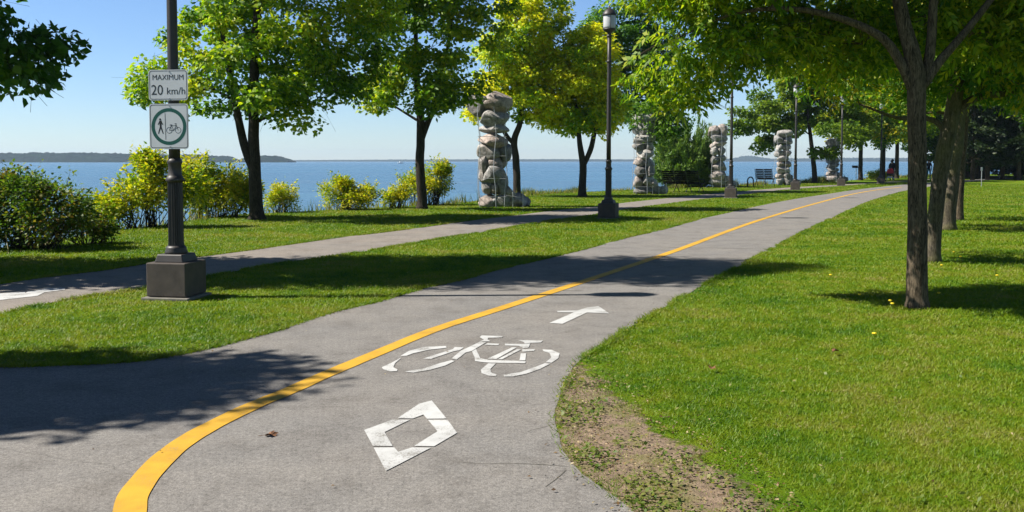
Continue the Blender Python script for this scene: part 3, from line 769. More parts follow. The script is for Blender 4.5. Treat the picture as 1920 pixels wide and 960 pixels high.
# pine wood at the right edge
def make_pine(loc, label, seed, h=11, base=2.6):
    rng = np.random.default_rng(seed); root = empty('pine_tree', loc); tag(root, label, 'tree', 'pines of the dark wood at the right edge')
    mb = MB(); mb.tube([(0, 0, -.05), (.03, 0, h * .4), (0, 0, h)], [.19, .14, .02], 9); 
    mb.build('trunk', M['bark'], root, smooth=True)
    br = MB(); vs = []
    z = base * .55
    while z < h - .3:
        ln = max(.35, (h - z) / (h - base) * 2.3) * (1 if z > base else .7)
        for k in range(5):
            an = rng.random() * 6.28; e = np.array([math.cos(an) * ln, math.sin(an) * ln, -.1 * ln + .15])
            br.tube([(0, 0, z), Vector(e * .5) + Vector((0, 0, z + .05)), Vector(e) + Vector((0, 0, z))], [.03, .02, .006], 4, False)
            if z < base and rng.random() < .6: continue
            nn = int(40 * ln) + 12; t = rng.random(nn) ** .7
            p = e[None] * t[:, None] + np.array([0, 0, z]) + rng.normal(size=(nn, 3)) * np.array([.16, .16, .1]) * ln ** .5
            ax = e[None] * .6 + rng.normal(size=(nn, 3)) * .6
            vs.append(leaf_faces(p, ax, rng.normal(size=(nn, 3)) + np.array([0, 0, .8]), .45 * (.6 + .6 * rng.random(nn)), .15 * np.ones(nn)))
        z += .34
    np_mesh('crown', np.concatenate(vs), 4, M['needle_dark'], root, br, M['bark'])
    return root
wood = [(38.6, 80.5), (40.6, 82), (42.2, 80), (44.0, 81.5), (45.8, 80.2), (39.8, 85), (41.6, 86), (43.4, 85), (45.4, 86), (47.2, 84), (43.4, 88.5), (44.8, 91), (47.0, 92), (49.5, 90.5), (52, 91), (50.5, 87), (44.5, 94)]
pl = ['pine at the left front corner of the dark wood', 'slender pine trunk second along the front of the wood', 'pale-trunked pine in the front of the wood', 'front pine of the wood near the right edge', 'pine on the right edge of the picture']
protos = [make_pine((*wood[0], 0), pl[0], 41), make_pine((*wood[1], 0), pl[1], 42, 12, 3)]
for i, (x, y) in enumerate(wood[2:], 2):
    o = copy_tree(protos[i % 2]); o.location = (x, y, 0); o.rotation_euler.z = i * 1.9; s = .88 + .06 * (i % 5); o.scale = (s, s, s)
    o['label'] = pl[i] if i < 5 else 'pine standing deep inside the dark wood behind the front trunks'

back = make_pine((47.5, 96, 0), 'pine with boughs down to the ground at the back of the dark wood', 43, 10, .8)
for i, (x, y) in enumerate([(50.5, 96), (53, 97), (55.6, 95), (58, 93), (60, 98), (47.5, 100), (50.5, 103), (53.5, 88), (56, 90), (62, 95), (54, 103), (58, 104), (46.5, 97.5)]):
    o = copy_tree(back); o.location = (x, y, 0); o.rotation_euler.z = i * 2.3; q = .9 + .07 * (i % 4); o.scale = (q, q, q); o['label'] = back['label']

# ------------------------------------------------------------------ shrubs
def make_shrub(label, loc, blobs, nleaf, L, lm, seed, group='shrubs along the lake edge', W=None, cat='shrub', name='shrub'):
    rng = np.random.default_rng(seed); root = empty(name, loc); tag(root, label, cat, group)
    st = MB(); P = []; O = []
    nleaf = int(nleaf * .8); per = nleaf // len(blobs)
    for b in blobs:
        c = np.array(b[:3]); r = np.array(b[3:6])
        ncl = 16
        d = unit(rng.normal(size=(ncl, 3))); d[:, 2] = np.abs(d[:, 2]) * 1.1 - .25
        cc = c + d * r * (rng.random((ncl, 1)) ** .35)
        cc[:, 2] = np.maximum(cc[:, 2], .12)
        for q in cc:
            f0 = np.array([c[0] * .7 + rng.normal() * .1, c[1] * .7 + rng.normal() * .1, -.05])
            st.tube([Vector(f0), Vector((f0 + q) / 2 + rng.normal(size=3) * .06), Vector(q)], [.014, .009, .004], 4, False)
        i = rng.integers(0, ncl, per); rc = .33 * float(np.mean(r))
        off = rng.normal(size=(per, 3)) * rc * .62
        P.append(cc[i] + off); O.append(off / rc + (cc[i] - c) / r * .4)
    for b in blobs:          # long shoots that stick out of the mass
        c = np.array(b[:3]); r = np.array(b[3:6])
        for _ in range(9):
            d = rng.normal(size=3); d[2] = abs(d[2]) + .35; d /= np.linalg.norm(d)
            a = c + d * r * .7; e = c + d * r * 1.0 + d * np.array([.7, .7, 1]) * (.12 + .28 * rng.random()) * (.5 + r[2] * .7)
            st.tube([Vector(a), Vector((a + e) / 2), Vector(e)], [.008, .005, .002], 4, False)
            q = 26; t = rng.random((q, 1)); P.append(a + (e - a) * t + rng.normal(size=(q, 3)) * .045); O.append(np.repeat(d[None], q, 0) * .8)
    P = np.concatenate(P); O = np.concatenate(O); k = P[:, 2] > .02; P = P[k]; O = O[k]; n_ = len(P)
    ax = unit(O + rng.normal(size=(n_, 3)) * .5); ax[:, 2] = ax[:, 2] * .6 - .1
    nr = rng.normal(size=(n_, 3)) * .6 + np.array([0, 0, .9]) + O * .3
    np_mesh('foliage', leaf_faces(P, ax, nr, L * (.6 + .8 * rng.random(n_)), (W or L * .6) * (.6 + .8 * rng.random(n_))), 4, lm, root, st, M['bark_dark'])
    return root
def at(px, py):
    b = G(px, py); b.z = ground_z(b.x, b.y); return b
make_shrub('large dark green shrub at the left edge by the water', at(55, 468), [(-.3, .2, .65, 1.0, .9, .7), (.45, .1, .6, .6, .7, .55), (-1.1, .2, .7, .8, .8, .7), (.1, 0, .3, 1.0, .7, .3), (-.2, .1, .95, .6, .6, .4)], 15000, .075, M['leaf_shrub'], 51)
make_shrub('tall golden shrub just left of the sign post', at(262, 428), [(-.35, .3, .6, .75, .6, .55), (.3, .3, .85, .7, .6, .8), (.15, .3, 1.45, .4, .35, .4), (-.75, .2, .4, .55, .4, .35), (.9, .4, .75, .6, .5, .7)], 12000, .10, M['leaf_shrub_yellow'], 52)
make_shrub('golden shrub between the sign post and the big tree', at(395, 408), [(-.5, .2, 1.05, .6, .6, .7), (.35, .2, .8, .7, .6, .7), (.0, .1, .4, 1.0, .6, .4), (.85, .2, .65, .5, .5, .55)], 11000, .10, M['leaf_shrub_yellow'], 53)
make_shrub('small sparse shrub right of the big tree trunk', at(530, 399), [(0, .2, .5, .4, .4, .42), (-.15, .2, .3, .55, .4, .28)], 2600, .08, M['leaf_shrub_yellow'], 54)
make_shrub('rounded yellow-green shrub between the two nearest lakeside trunks', at(655, 394), [(-.4, .2, .5, .6, .5, .48), (.5, .2, .42, .55, .5, .4), (.1, .1, .3, .9, .5, .28), (-.2, .2, .8, .3, .3, .25)], 8000, .08, M['leaf_shrub_yellow'], 55)
make_shrub('upright golden shrub behind the slim forked tree', at(790, 386), [(-.4, .5, .6, .6, .5, .55), (.5, .5, .85, .5, .5, .7), (.3, .4, .5, .8, .5, .45), (.75, .5, 1.25, .25, .3, .3)], 8000, .085, M['leaf_shrub_yellow'], 56)
make_shrub('low yellow-green growth left of the slim forked trunk', at(733, 391), [(0, .2, .3, .4, .4, .3), (.35, .2, .45, .3, .35, .35)], 2400, .08, M['leaf_shrub_yellow'], 59)
make_shrub('tiny golden bush near the far waterside trees', at(1646, 337.2), [(0, 0, .35, .9, .6, .4)], 1500, .16, M['leaf_shrub_yellow'], 57)
make_shrub('low dark undergrowth at the foot of the dark shrub', at(158, 458), [(0, 0, .3, .5, .4, .3), (.3, .1, .2, .3, .3, .2)], 2400, .07, M['leaf_shrub'], 58)

# feathery evergreen
rng = np.random.default_rng(61); b = at(1284, 350.3); b.z = max(b.z, -.1)
root = tag(empty('juniper_bush', b), 'feathery evergreen bush between the second and third stone columns', 'shrub')
st = MB(); vs = []
for k in range(230):
    an = rng.random() * 6.28; el = rng.random() ** .8; ln = 2.9 + 1.9 * el * rng.random() ** .3
    hor = (1 - .5 * el) * ln * .66; e = np.array([math.cos(an) * hor, math.sin(an) * hor, ln * (.18 + .72 * el)])
    e[2] = min(e[2], 4.3)
    mid_ = e * .5 + np.array([math.cos(an), math.sin(an), 0]) * .25 - np.array([0, 0, .12])
    st.tube([Vector((0, 0, 0)), Vector(mid_), Vector(e)], [.035, .02, .006], 4, False)
    nn = 150; t = .3 + .75 * rng.random(nn) ** .8
    p = ((1 - t) ** 2)[:, None] * 0 + (2 * t * (1 - t))[:, None] * mid_ + (t * t)[:, None] * e + rng.normal(size=(nn, 3)) * .12 * (1.3 - t)[:, None]
    p[:, 2] = np.maximum(p[:, 2], .05)
    ax = (e - mid_)[None] * .5 + rng.normal(size=(nn, 3)) * .35
    vs.append(leaf_faces(p, ax, rng.normal(size=(nn, 3)) + np.array([0, 0, .6]), .30 * (.6 + .7 * rng.random(nn)), .06 * np.ones(nn)))
np_mesh('foliage', np.concatenate(vs), 4, M['needle'], root, st, M['bark_dark'])

# ------------------------------------------------------------------ lamp posts
def make_lamp(label, loc, rz):
    r = empty('lamp_post', loc, rz); tag(r, label, 'lamp post', 'lamp posts along the path')
    p = MB(); p.box((0, 0, .008), (.58, .58, .05)); p.build('footing', M['pad'], r, bevel=.01)
    p = MB(); p.box((0, 0, .235), (.49, .49, .39)); p.build('plinth', M['plinth'], r, bevel=.012)
    p = MB(); p.box((0, 0, .475), (.36, .36, .095), top=.86); p.build('pedestal', M['iron'], r, bevel=.012)
    p = MB(); p.lathe([(.125, .52), (.13, .545), (.115, .57), (.118, .585), (.098, .615)], n=28); p.build('base_ring', M['iron'], r, smooth=True)
    p = MB(); p.lathe([(.092, .61), (.088, .66), (.084, 1.34), (.09, 1.36)], n=40, flute=.86); p.build('fluted_shaft', M['iron'], r)
    p = MB(); p.lathe([(.088, 1.355), (.104, 1.37), (.104, 1.395), (.088, 1.42), (.076, 1.44), (.074, 1.56), (.084, 1.575), (.084, 1.6), (.07, 1.63)], n=28); p.build('collar', M['iron'], r, smooth=True)
    p = MB(); p.lathe([(.064, 1.62), (.062, 2.4), (.054, 4.3), (.05, 5.05)], n=20); p.build('pole', M['iron'], r, smooth=True)
    p = MB(); p.lathe([(.052, 4.3), (.07, 4.32), (.07, 4.36), (.052, 4.4)], n=20); p.build('collar', M['iron'], r, smooth=True)
    p = MB(); p.lathe([(.05, 5.0), (.075, 5.03), (.075, 5.06), (.05, 5.09), (.055, 5.13), (.15, 5.19), (.175, 5.22), (.175, 5.25)], n=24); p.build('lantern_holder', M['iron'], r, smooth=True)
    p = MB(); p.lathe([(.165, 5.252), (.17, 5.3), (.172, 5.59), (.165, 5.61)], n=24); p.build('lantern_glass', M['frost'], r, smooth=True)
    p = MB(); p.lathe([(.195, 5.602), (.2, 5.62), (.185, 5.66), (.13, 5.75), (.06, 5.795), (.045, 5.8), (.03, 5.84), (.008, 5.87)], n=24); p.build('lantern_cap', M['iron'], r, smooth=True)
    for k in range(4):
        a = k * math.pi / 2 + .4; p = MB(); p.tube([(.178 * math.cos(a), .178 * math.sin(a), 5.25), (.178 * math.cos(a), .178 * math.sin(a), 5.61)], .006, 5)
        p.build('lantern_bar', M['iron'], r)
    return r
SP = Vector((-3.93, 11.2, 0)); SY = R(-10)
lamp0 = make_lamp('nearest lamp post, carrying the two white signs', SP, SY)
for lab, px, py, back in [('lamp post with its frosted lantern in view, beside the golden tree', 1141, 411, .3),
                          ('lamp post in front of the third stone column, lantern lost in the leaves', 1370.5, 372, .3),
                          ('lamp post just right of the fourth stone column', 1491, 357, .3),
                          ('lamp post in front of the farthest, smallest stone column', 1577, 349, .3),
                          ('farthest lamp post, beside the dark trunk left of the pram', 1651, 345, .3)]:
    g = G(px, py); g.y += back; g.x = (px - 960) / F * g.y
    o = copy_tree(lamp0); o.location = g; o.rotation_euler.z = R(-18); o['label'] = lab

# ------------------------------------------------------------------ signs on the nearest post
def round_rect(w_, h_, r_, n=6):
    out = []
    for cx, cy, a0 in ((w_ / 2 - r_, h_ / 2 - r_, 0), (-w_ / 2 + r_, h_ / 2 - r_, 90), (-w_ / 2 + r_, -h_ / 2 + r_, 180), (w_ / 2 - r_, -h_ / 2 + r_, 270)):
        for k in range(n + 1):
            a = R(a0 + 90 * k / n); out.append((cx + r_ * math.cos(a), cy + r_ * math.sin(a)))
    return out
def upright(mb, name, m, parent, off):   # drawn in x, y and stood up facing the viewer; off = how proud of the sheet
    mb.v = [(x, -(z + off), y) for x, y, z in mb.v]
    return mb.build(name, m, parent, tri=True)
def ring(mb, outer, inner, z0, z1):
    n = len(outer)
    mb.add([(*p, z0) for p in outer] + [(*p, z0) for p in inner] + [(*p, z1) for p in outer] + [(*p, z1) for p in inner],
           [f for i in range(n) for f in (((2 * n + i), (2 * n + (i + 1) % n), (3 * n + (i + 1) % n), (3 * n + i)),
                                          (i, (i + 1) % n, 2 * n + (i + 1) % n, 2 * n + i), (n + (i + 1) % n, n + i, 3 * n + i, 3 * n + (i + 1) % n))])
def words(text, size, x, y, parent, name, width=None):
    cu = bpy.data.curves.new('t', 'FONT'); cu.body = text; cu.size = size; cu.align_x = 'CENTER'; cu.align_y = 'CENTER'; cu.extrude = .0004; cu.resolution_u = 4
    tmp = bpy.data.objects.new('t', cu); COL.objects.link(tmp)
    bpy.context.view_layer.update()
    me = bpy.data.meshes.new_from_object(tmp.evaluated_get(bpy.context.evaluated_depsgraph_get()))
    bpy.data.objects.remove(tmp)
    xs = [v.co.x for v in me.vertices]; s = (width / (max(xs) - min(xs))) if width else 1
    for v in me.vertices: v.co = (x + v.co.x * s, -(.0023 + v.co.z * .5), y + v.co.y)
    me.materials.clear(); me.materials.append(M['sign_black'])
    o = bpy.data.objects.new(name, me); COL.objects.link(o); o.parent = parent
    return o
def sign(name, label, w_, h_, z, tilt=0):
    r = empty(name, (SP.x - .03, SP.y - .082, z), R(-7)); r.rotation_euler.y = tilt
    tag(r, label, 'sign')
    p = MB(); p.prism(round_rect(w_, h_, .035), -.0015, .0015); upright(p, 'panel', M['sign_white'], r, 0)
    p = MB(); o1 = round_rect(w_ - .022, h_ - .022, .03); i1 = round_rect(w_ - .034, h_ - .034, .025); ring(p, o1, i1, .0005, .0022); upright(p, 'border', M['sign_black'], r, 0)
    for q in (-1, 1):
        p = MB(); p.tube([(.012, q * h_ * .445, .001), (.012, q * h_ * .445, .007)], .007, 8); upright(p, 'bolt', M['steel'], r, 0)
    p = MB(); p.box((0, .012, 0), (.05, .018, h_ * .9)); p.build('bracket', M['steel'], r)
    return r
s1 = sign('speed_sign', 'white rectangular sign reading MAXIMUM 20 km/h, the upper of two', .475, .35, 2.475)
words('MAXIMUM', .085, 0, .085, s1, 'lettering', .375)
words('20', .165, -.135, -.062, s1, 'lettering', .14)
words('km/h', .115, .095, -.072, s1, 'lettering', .22)
s2 = sign('shared_path_sign', 'white sign with green ring, walker and bicycle, the lower of two', .475, .52, 2.0)
def circ(r_, cx=0, cy=0, n=48): return [(cx + r_ * math.cos(2 * math.pi * k / n), cy + r_ * math.sin(2 * math.pi * k / n)) for k in range(n)]
p = MB(); ring(p, circ(.212, 0, -.002), circ(.172, 0, -.002), .0005, .0022); upright(p, 'green_ring', M['sign_green'], s2, 0)
p = MB(); p.prism([(-.047, .15), (-.041, .15), (-.037, -.155), (-.043, -.155)], .0005, .0022); upright(p, 'divider', M['sign_black'], s2, 0)
p = MB()
def bar(p, a, b, w0, w1=None):
    a, b = Vector((*a, 0)), Vector((*b, 0)); nn = Vector((-(b - a).y, (b - a).x, 0)).normalized(); w1 = w1 or w0
    q = [a + nn * w0 / 2, a - nn * w0 / 2, b - nn * w1 / 2, b + nn * w1 / 2]; p.prism([(v.x, v.y) for v in q][::-1], .0005, .0022)
p.prism(circ(.0125, -.105, .081, 14), .0005, .0022)
bar(p, (-.103, .066), (-.1, -.002), .03, .022)
bar(p, (-.1, .002), (-.128, -.085), .018, .011); bar(p, (-.1, .002), (-.07, -.085), .018, .011)
bar(p, (-.11, .058), (-.132, .02), .011); bar(p, (-.096, .058), (-.073, .02), .011)
upright(p, 'walker_symbol', M['sign_black'], s2, 0)
p = MB()
ring(p, circ(.036, .005, -.045, 24), circ(.031, .005, -.045, 24), .0005, .0022); ring(p, circ(.036, .112, -.045, 24), circ(.031, .112, -.045, 24), .0005, .0022)
for a, b_, w_ in [((.005, -.045), (.03, .01), .006), ((.03, .01), (.06, -.045), .006), ((.06, -.045), (.09, .01), .006), ((.09, .01), (.03, .005), .005), ((.09, .012), (.112, -.045), .006), ((.005, -.045), (.06, -.048), .006), ((.012, .016), (.042, .016), .010), ((.088, .005), (.084, .028), .006), ((.07, .03), (.094, .03), .007)]: bar(p, a, b_, w_)
upright(p, 'bicycle_symbol', M['sign_black'], s2, 0)

# ------------------------------------------------------------------ stone columns
def boulder(c, d, parent, seed):
    bm = bmesh.new(); bmesh.ops.create_icosphere(bm, subdivisions=4, radius=1)
    rnd = random.Random(seed); o = Vector((seed * 3.1, seed * 1.7, 0)); planes = []
    for _ in range(10):
        v = Vector((rnd.uniform(-1, 1), rnd.uniform(-1, 1), rnd.uniform(-1, 1))).normalized(); planes.append((v, rnd.uniform(.72, .93)))
    for v in bm.verts:
        p = v.co.normalized()
        r_ = 1 + .12 * noise.noise(p * 1.2 + o) + .05 * noise.noise(p * 3.0 + o)
        q = p * r_
        q = Vector([math.copysign(abs(t) ** .82, t) for t in q]) * 1.06
        for pv, pd in planes:
            e = q.dot(pv) - pd
            if e > 0: q -= pv * e * .97
        v.co = Vector((q.x * d[0] / 2, q.y * d[1] / 2, q.z * d[2] / 2))
    me = bpy.data.meshes.new('boulder'); bm.to_mesh(me); bm.free()
    me.polygons.foreach_set('use_smooth', [True] * len(me.polygons)); me.materials.append(M['stone'])
    ob = bpy.data.objects.new('boulder', me); COL.objects.link(ob); ob.parent = parent
    ob.location = c; ob.rotation_euler = (rnd.uniform(-.12, .12), rnd.uniform(-.12, .12), rnd.uniform(-.5, .5))
    return ob
def cage(parent, h, w0, foot, seed):
    rnd = random.Random(seed); p = MB()
    for x, y in ((-w0, -w0), (w0 * .2, -w0 * 1.05), (w0, -w0 * .7), (-w0, w0), (w0, w0)):
        pts = [Vector((x + .05 * math.sin(k * 1.7 + x * 9), y, h * k / 6)) for k in range(7)]
        p.tube(pts, .011, 5)
    for z in (h * .1, h * .27, h * .48, h * .66, h * .82):
        q = w0 * 1.04
        a = [(-q, -q, z), (q, -q, z), (q, q, z), (-q, q, z), (-q, -q, z)]
        for i in range(4): p.tube([a[i], a[i + 1]], .009, 5)
    for x in (w0 + .25, w0 + .6):
        if x < foot:
            for y in (-.42, .42): p.tube([(x, y, 0), (x, y, .55)], .011, 5)
    p.tube([(w0, -.43, .42), (foot - .1, -.43, .35)], .009, 5); p.tube([(w0, -.43, .85), (w0 + .35, -.43, .45)], .009, 5)
    p.build('steel_cage', M['steel'], parent)
def column_px(label, px, py, rows, cx0, base_y, scale, seed, z=0, rz=0):
    g = G(px, py); r = empty('stone_column', (g.x, g.y + .35, z), rz); tag(r, label, 'sculpture', 'caged boulder columns along the shore')
    k = F / (g.y + .35) * scale
    for i, (x, y, w_, h_) in enumerate(rows):
        boulder(((x - cx0) / k, random.Random(seed + i).uniform(-.06, .06), (base_y - y) / k), (w_ / k * 1.16, min(.95, max(.5, w_ / k * 1.1)), h_ / k * 1.25), r, seed + i)
        if w_ / k < .5: boulder(((x - cx0) / k + .05, .3, (base_y - y) / k), (w_ / k * 1.5, .55, h_ / k * 1.35), r, seed + i + 50)
    return r
c1 = column_px('nearest and tallest-looking stone column of caged boulders, in front of the golden tree', 923, 389,
               [(268, 152, 205, 145), (134, 172, 145, 140), (245, 262, 190, 112), (245, 336, 190, 62), (240, 420, 185, 92), (205, 508, 150, 100), (318, 508, 66, 105), (172, 595, 72, 115), (255, 602, 105, 92),
                (238, 676, 150, 112), (165, 692, 50, 84), (200, 770, 72, 96), (258, 782, 62, 68), (300, 745, 70, 130), (193, 884, 96, 76), (256, 884, 62, 66), (345, 822, 112, 92), (312, 884, 92, 82), (412, 880, 104, 92), (468, 892, 52, 60)],
               235, 922, 4.0, 100)
cage(c1, 3.7, .46, 1.1, 1)
def column_gen(label, px, py, seed, h=3.8, sc=1.0):
    g = G(px, py); z = ground_z(g.x, g.y + .35); r = empty('stone_column', (g.x, g.y + .35, z)); tag(r, label, 'sculpture', 'caged boulder columns along the shore')
    rnd = random.Random(seed); zz = .02; i = 0
    while zz < h - .25:
        t = zz / h; hh = rnd.uniform(.34, .58) * (1.15 if t > .75 else 1); hh = min(hh, h - zz + .05); wd = .92 + (.2 if t > .74 else 0) - (.06 if .2 < t < .5 else 0)
        if rnd.random() < .5:
            sp = rnd.uniform(.38, .62); xs = -.5 * wd + .06 * rnd.uniform(-1, 1)
            for f, q in ((sp, 0), (1 - sp, 1)):
                boulder((xs + f * wd / 2 + (sp * wd if q else 0), rnd.uniform(-.08, .08), zz + hh / 2 + rnd.uniform(-.05, .05)), (f * wd * 1.22, .75, hh * rnd.uniform(1.05, 1.3)), r, seed * 7 + i); i += 1
        else:
            boulder((rnd.uniform(-.05, .05), 0, zz + hh / 2), (wd * rnd.uniform(1.0, 1.15), .82, hh * 1.2), r, seed * 7 + i); i += 1
        zz += hh * .93
    for x, z2, s in ((.62, .22, .48), (.45, .5, .45), (.95, .2, .42)): boulder((x, rnd.uniform(-.1, .1), z2), (s * 1.15, .6, s), r, seed * 7 + i); i += 1
    cage(r, h - .1, .44, 1.15, seed)
    return r
column_gen('second stone column, its top hidden by dark foliage, beside the black benches', 1208, 364.5, 3, 3.8)
column_gen('third stone column, between the evergreen bush and a lamp post', 1348, 352, 5, 3.9)
column_gen('fourth stone column, in front of the olive-green tree', 1470, 347.5, 9, 3.55)
column_gen('farthest, smallest stone column, half behind a lamp post', 1564, 341.5, 12, 3.3)

# ------------------------------------------------------------------ benches, rack, small posts
def make_bench(label, loc, rz, seats, wd=.62):
    r = empty('park_bench', loc, rz); tag(r, label, 'bench')
    for k in range(seats):
        x = (k - (seats - 1) / 2) * (wd + .07)
        p = MB()
        for i in range(5): p.box((x, -.05 + i * .1, .45 + .012 * i), (wd, .08, .03))
        p.build('seat', M['slat'], r, bevel=.004)
        p = MB()
        for i in range(6):
            t = .08 + i * .105; p.box((x, -.14 - t * .36, .46 + t), (wd, .03, .085), M=Matrix.Rotation(R(20), 3, 'X'))
        p.build('backrest', M['slat'], r, bevel=.004)
    for k in range(seats + 1):
        x = (k - seats / 2) * (wd + .07)
        p = MB()
        p.tube([(x, .32, 0), (x, -.02, .43), (x, -.16, .5), (x, -.4, 1.12)], .022, 6)
        p.tube([(x, -.36, 0), (x, .05, .42), (x, .38, .48)], .022, 6)
        p.tube([(x, .33, .49), (x, .33, .66), (x, -.2, .68)], .018, 6)
        p.build('leg_frame', M['black'], r)
    return r
g = G(1280, 361); make_bench('black slatted bench in front of the evergreen bush', (g.x, g.y, 0), R(-38), 3)
g = G(1434, 349.5); make_bench('black two-seat bench facing the water left of the fourth stone column', (g.x, g.y, 0), R(-30), 2, .46)
g = G(1407, 351); r = tag(empty('bicycle_rack', (g.x, g.y, 0), R(25)), 'dark hoop-shaped bicycle rack left of the two-seat bench', 'bicycle rack')
p = MB(); p.tube([(-.22, 0, -.02), (-.22, 0, .4)] + [(-.22 * math.cos(a), 0, .4 + .22 * math.sin(a)) for a in np.linspace(.2, math.pi - .2, 8)] + [(.22, 0, .4), (.22, 0, -.02)], .04, 8); p.build('hoop', M['black'], r, smooth=True)
for q in (-1, 1):
    p = MB(); p.lathe([(.075, 0), (.075, .015), (.045, .02)], (q * .22, 0, 0), 14); p.build('foot_plate', M['black'], r)
g = G(1840, 349.5); r = tag(empty('marker_post', (g.x, g.y, 0)), 'thin pale post standing on the open lawn before the pine wood', 'post')
p = MB(); p.tube([(0, 0, 0), (0, 0, 1.0)], .022, 8); p.build('pole', M['steel'], r); p = MB(); p.box((0, 0, 1.1), (.12, .03, .22)); p.build('plate', M['steel'], r, bevel=.01)
g = G(1605, 337.5); r = tag(empty('notice_post', (g.x, g.y, 0)), 'small sign on a thin pole near the farthest stone column', 'sign')
p = MB(); p.tube([(0, 0, 0), (0, 0, 1.05)], .03, 8); p.build('pole', M['steel'], r); p = MB(); p.box((-.1, 0, 1.12), (.5, .04, .22), M=Matrix.Rotation(R(-25), 3, 'X')); p.build('plate', M['navy'], r, bevel=.01)

# ------------------------------------------------------------------ people and pram
def make_person(label, loc, rz, jac, leg, h=1.7, arms='push', step=.22):
    me = bpy.data.meshes.new('body'); s = h / 1.72
    J = {'pelvis': (0, 0, .95, .125), 'waist': (0, .0, 1.1, .115), 'chest': (0, .01, 1.3, .145), 'neck': (0, .02, 1.48, .055), 'head': (0, .04, 1.58, .085), 'crown': (0, .04, 1.68, .075),
         'lh': (-.09, 0, .9, .095), 'lk': (-.1, step * .6, .5, .065), 'la': (-.1, step * .35, .09, .045), 'lt': (-.1, step * .35 + .17, .035, .035),
         'rh': (.09, 0, .9, .095), 'rk': (.1, -step * .1, .5, .065), 'ra': (.1, -step, .12, .045), 'rt': (.1, -step + .16, .035, .035)}
    fwd = .38 if arms == 'push' else .08; hz = 1.02 if arms == 'push' else .82
    for sgn, k in ((-1, 'l'), (1, 'r')):
        J[k + 's'] = (sgn * .18, .01, 1.4, .062); J[k + 'e'] = (sgn * .24, fwd * .3, 1.14, .047); J[k + 'w'] = (sgn * .2, fwd, hz, .034); J[k + 'f'] = (sgn * .18, fwd + .08, hz - .02, .03)
    E = [('pelvis', 'waist'), ('waist', 'chest'), ('chest', 'neck'), ('neck', 'head'), ('head', 'crown')]
    for k in 'lr': E += [('pelvis', k + 'h'), (k + 'h', k + 'k'), (k + 'k', k + 'a'), (k + 'a', k + 't'), ('chest', k + 's'), (k + 's', k + 'e'), (k + 'e', k + 'w'), (k + 'w', k + 'f')]
    names = list(J); me.from_pydata([(J[n_][0] * s, J[n_][1] * s, J[n_][2] * s) for n_ in names], [(names.index(a), names.index(b_)) for a, b_ in E], [])
    o = bpy.data.objects.new('body', me); COL.objects.link(o)
    o.modifiers.new('s', 'SKIN'); sub = o.modifiers.new('u', 'SUBSURF'); sub.levels = sub.render_levels = 2
    for i, n_ in enumerate(names):
        me.skin_vertices[0].data[i].radius = (J[n_][3] * s, J[n_][3] * s); me.skin_vertices[0].data[i].use_root = (n_ == 'pelvis')
    bpy.context.view_layer.update()
    m2 = bpy.data.meshes.new_from_object(o.evaluated_get(bpy.context.evaluated_depsgraph_get()))
    bpy.data.objects.remove(o)
    m2.materials.clear()
    for k in (jac, leg, M['skin'], M['black']): m2.materials.append(k)
    for f in m2.polygons:
        c = f.center; f.use_smooth = True
        z = c.z / s
        f.material_index = 2 if z > 1.47 or (c.y / s > fwd - .02 and hz - .12 < z < hz + .06 and abs(c.x) / s > .12) else (3 if z < .1 else (1 if z < .93 else 0))
    root = tag(empty('person', loc, rz), label, 'person')
    o = bpy.data.objects.new('body', m2); COL.objects.link(o); o.parent = root
    p = MB(); p.lathe([(.05, 1.58), (.1, 1.6), (.108, 1.66), (.09, 1.73), (.04, 1.765), (.005, 1.77)], (0, .0, 0), 16); p.v = [(x * s, (y * 1.05 + .02) * s, z * s) for x, y, z in p.v]; p.build('hair', M['hair'], root, smooth=True)
    return root
g = G(1678, 338.0); D = g.y
X = lambda px: (px - 960) / F * D
make_person('person in dark clothes pushing the red pram along the footpath', (X(1675.5), D + .5, 0), R(165), M['navy'], M['navy'], 1.62, 'push')
make_person('person in dark clothes walking on the right of the pram', (X(1680.5), D + .9, 0), R(175), M['navy'], M['navy'], 1.72, 'down')
g = G(1741, 337.5); make_person('distant walker in a dark top and teal trousers between two trunks', (g.x, g.y, 0), R(170), M['navy'], M['teal'], 1.7, 'down')
r = tag(empty('pram', (X(1669.5), D + .1, 0), R(160)), 'red-hooded pram with white wheels', 'pram')
p = MB(); p.lathe([(.02, .98), (.2, .95), (.3, .82), (.33, .66), (.31, .56)], (0, 0, 0), 20); p.v = [(x * .85, y * 1.15, z) for x, y, z in p.v]; p.build('hood', M['red'], r, smooth=True)
p = MB(); p.box((0, -.02, .48), (.48, .74, .2), top=1.1); p.build('carrycot', M['black'], r, bevel=.04)
p = MB(); p.box((0, 0, .26), (.42, .6, .12)); p.build('basket', M['greywhite'], r, bevel=.02)
p = MB()
for sx in (-1, 1):
    p.tube([(sx * .24, .42, .12), (sx * .24, -.1, .55), (sx * .22, -.52, 1.02)], .014, 6); p.tube([(sx * .24, -.42, .14), (sx * .24, .1, .5)], .014, 6)
p.tube([(-.22, -.52, 1.02), (.22, -.52, 1.02)], .018, 6); p.build('frame', M['black'], r)
for sx in (-1, 1):
    for sy, rr in ((.42, .12), (-.42, .14)):
        p = MB(); p.tube([(sx * .24 - .02, sy, rr), (sx * .24 + .02, sy, rr)], rr, 16); w_ = p.build('wheel', M['greywhite'], r)

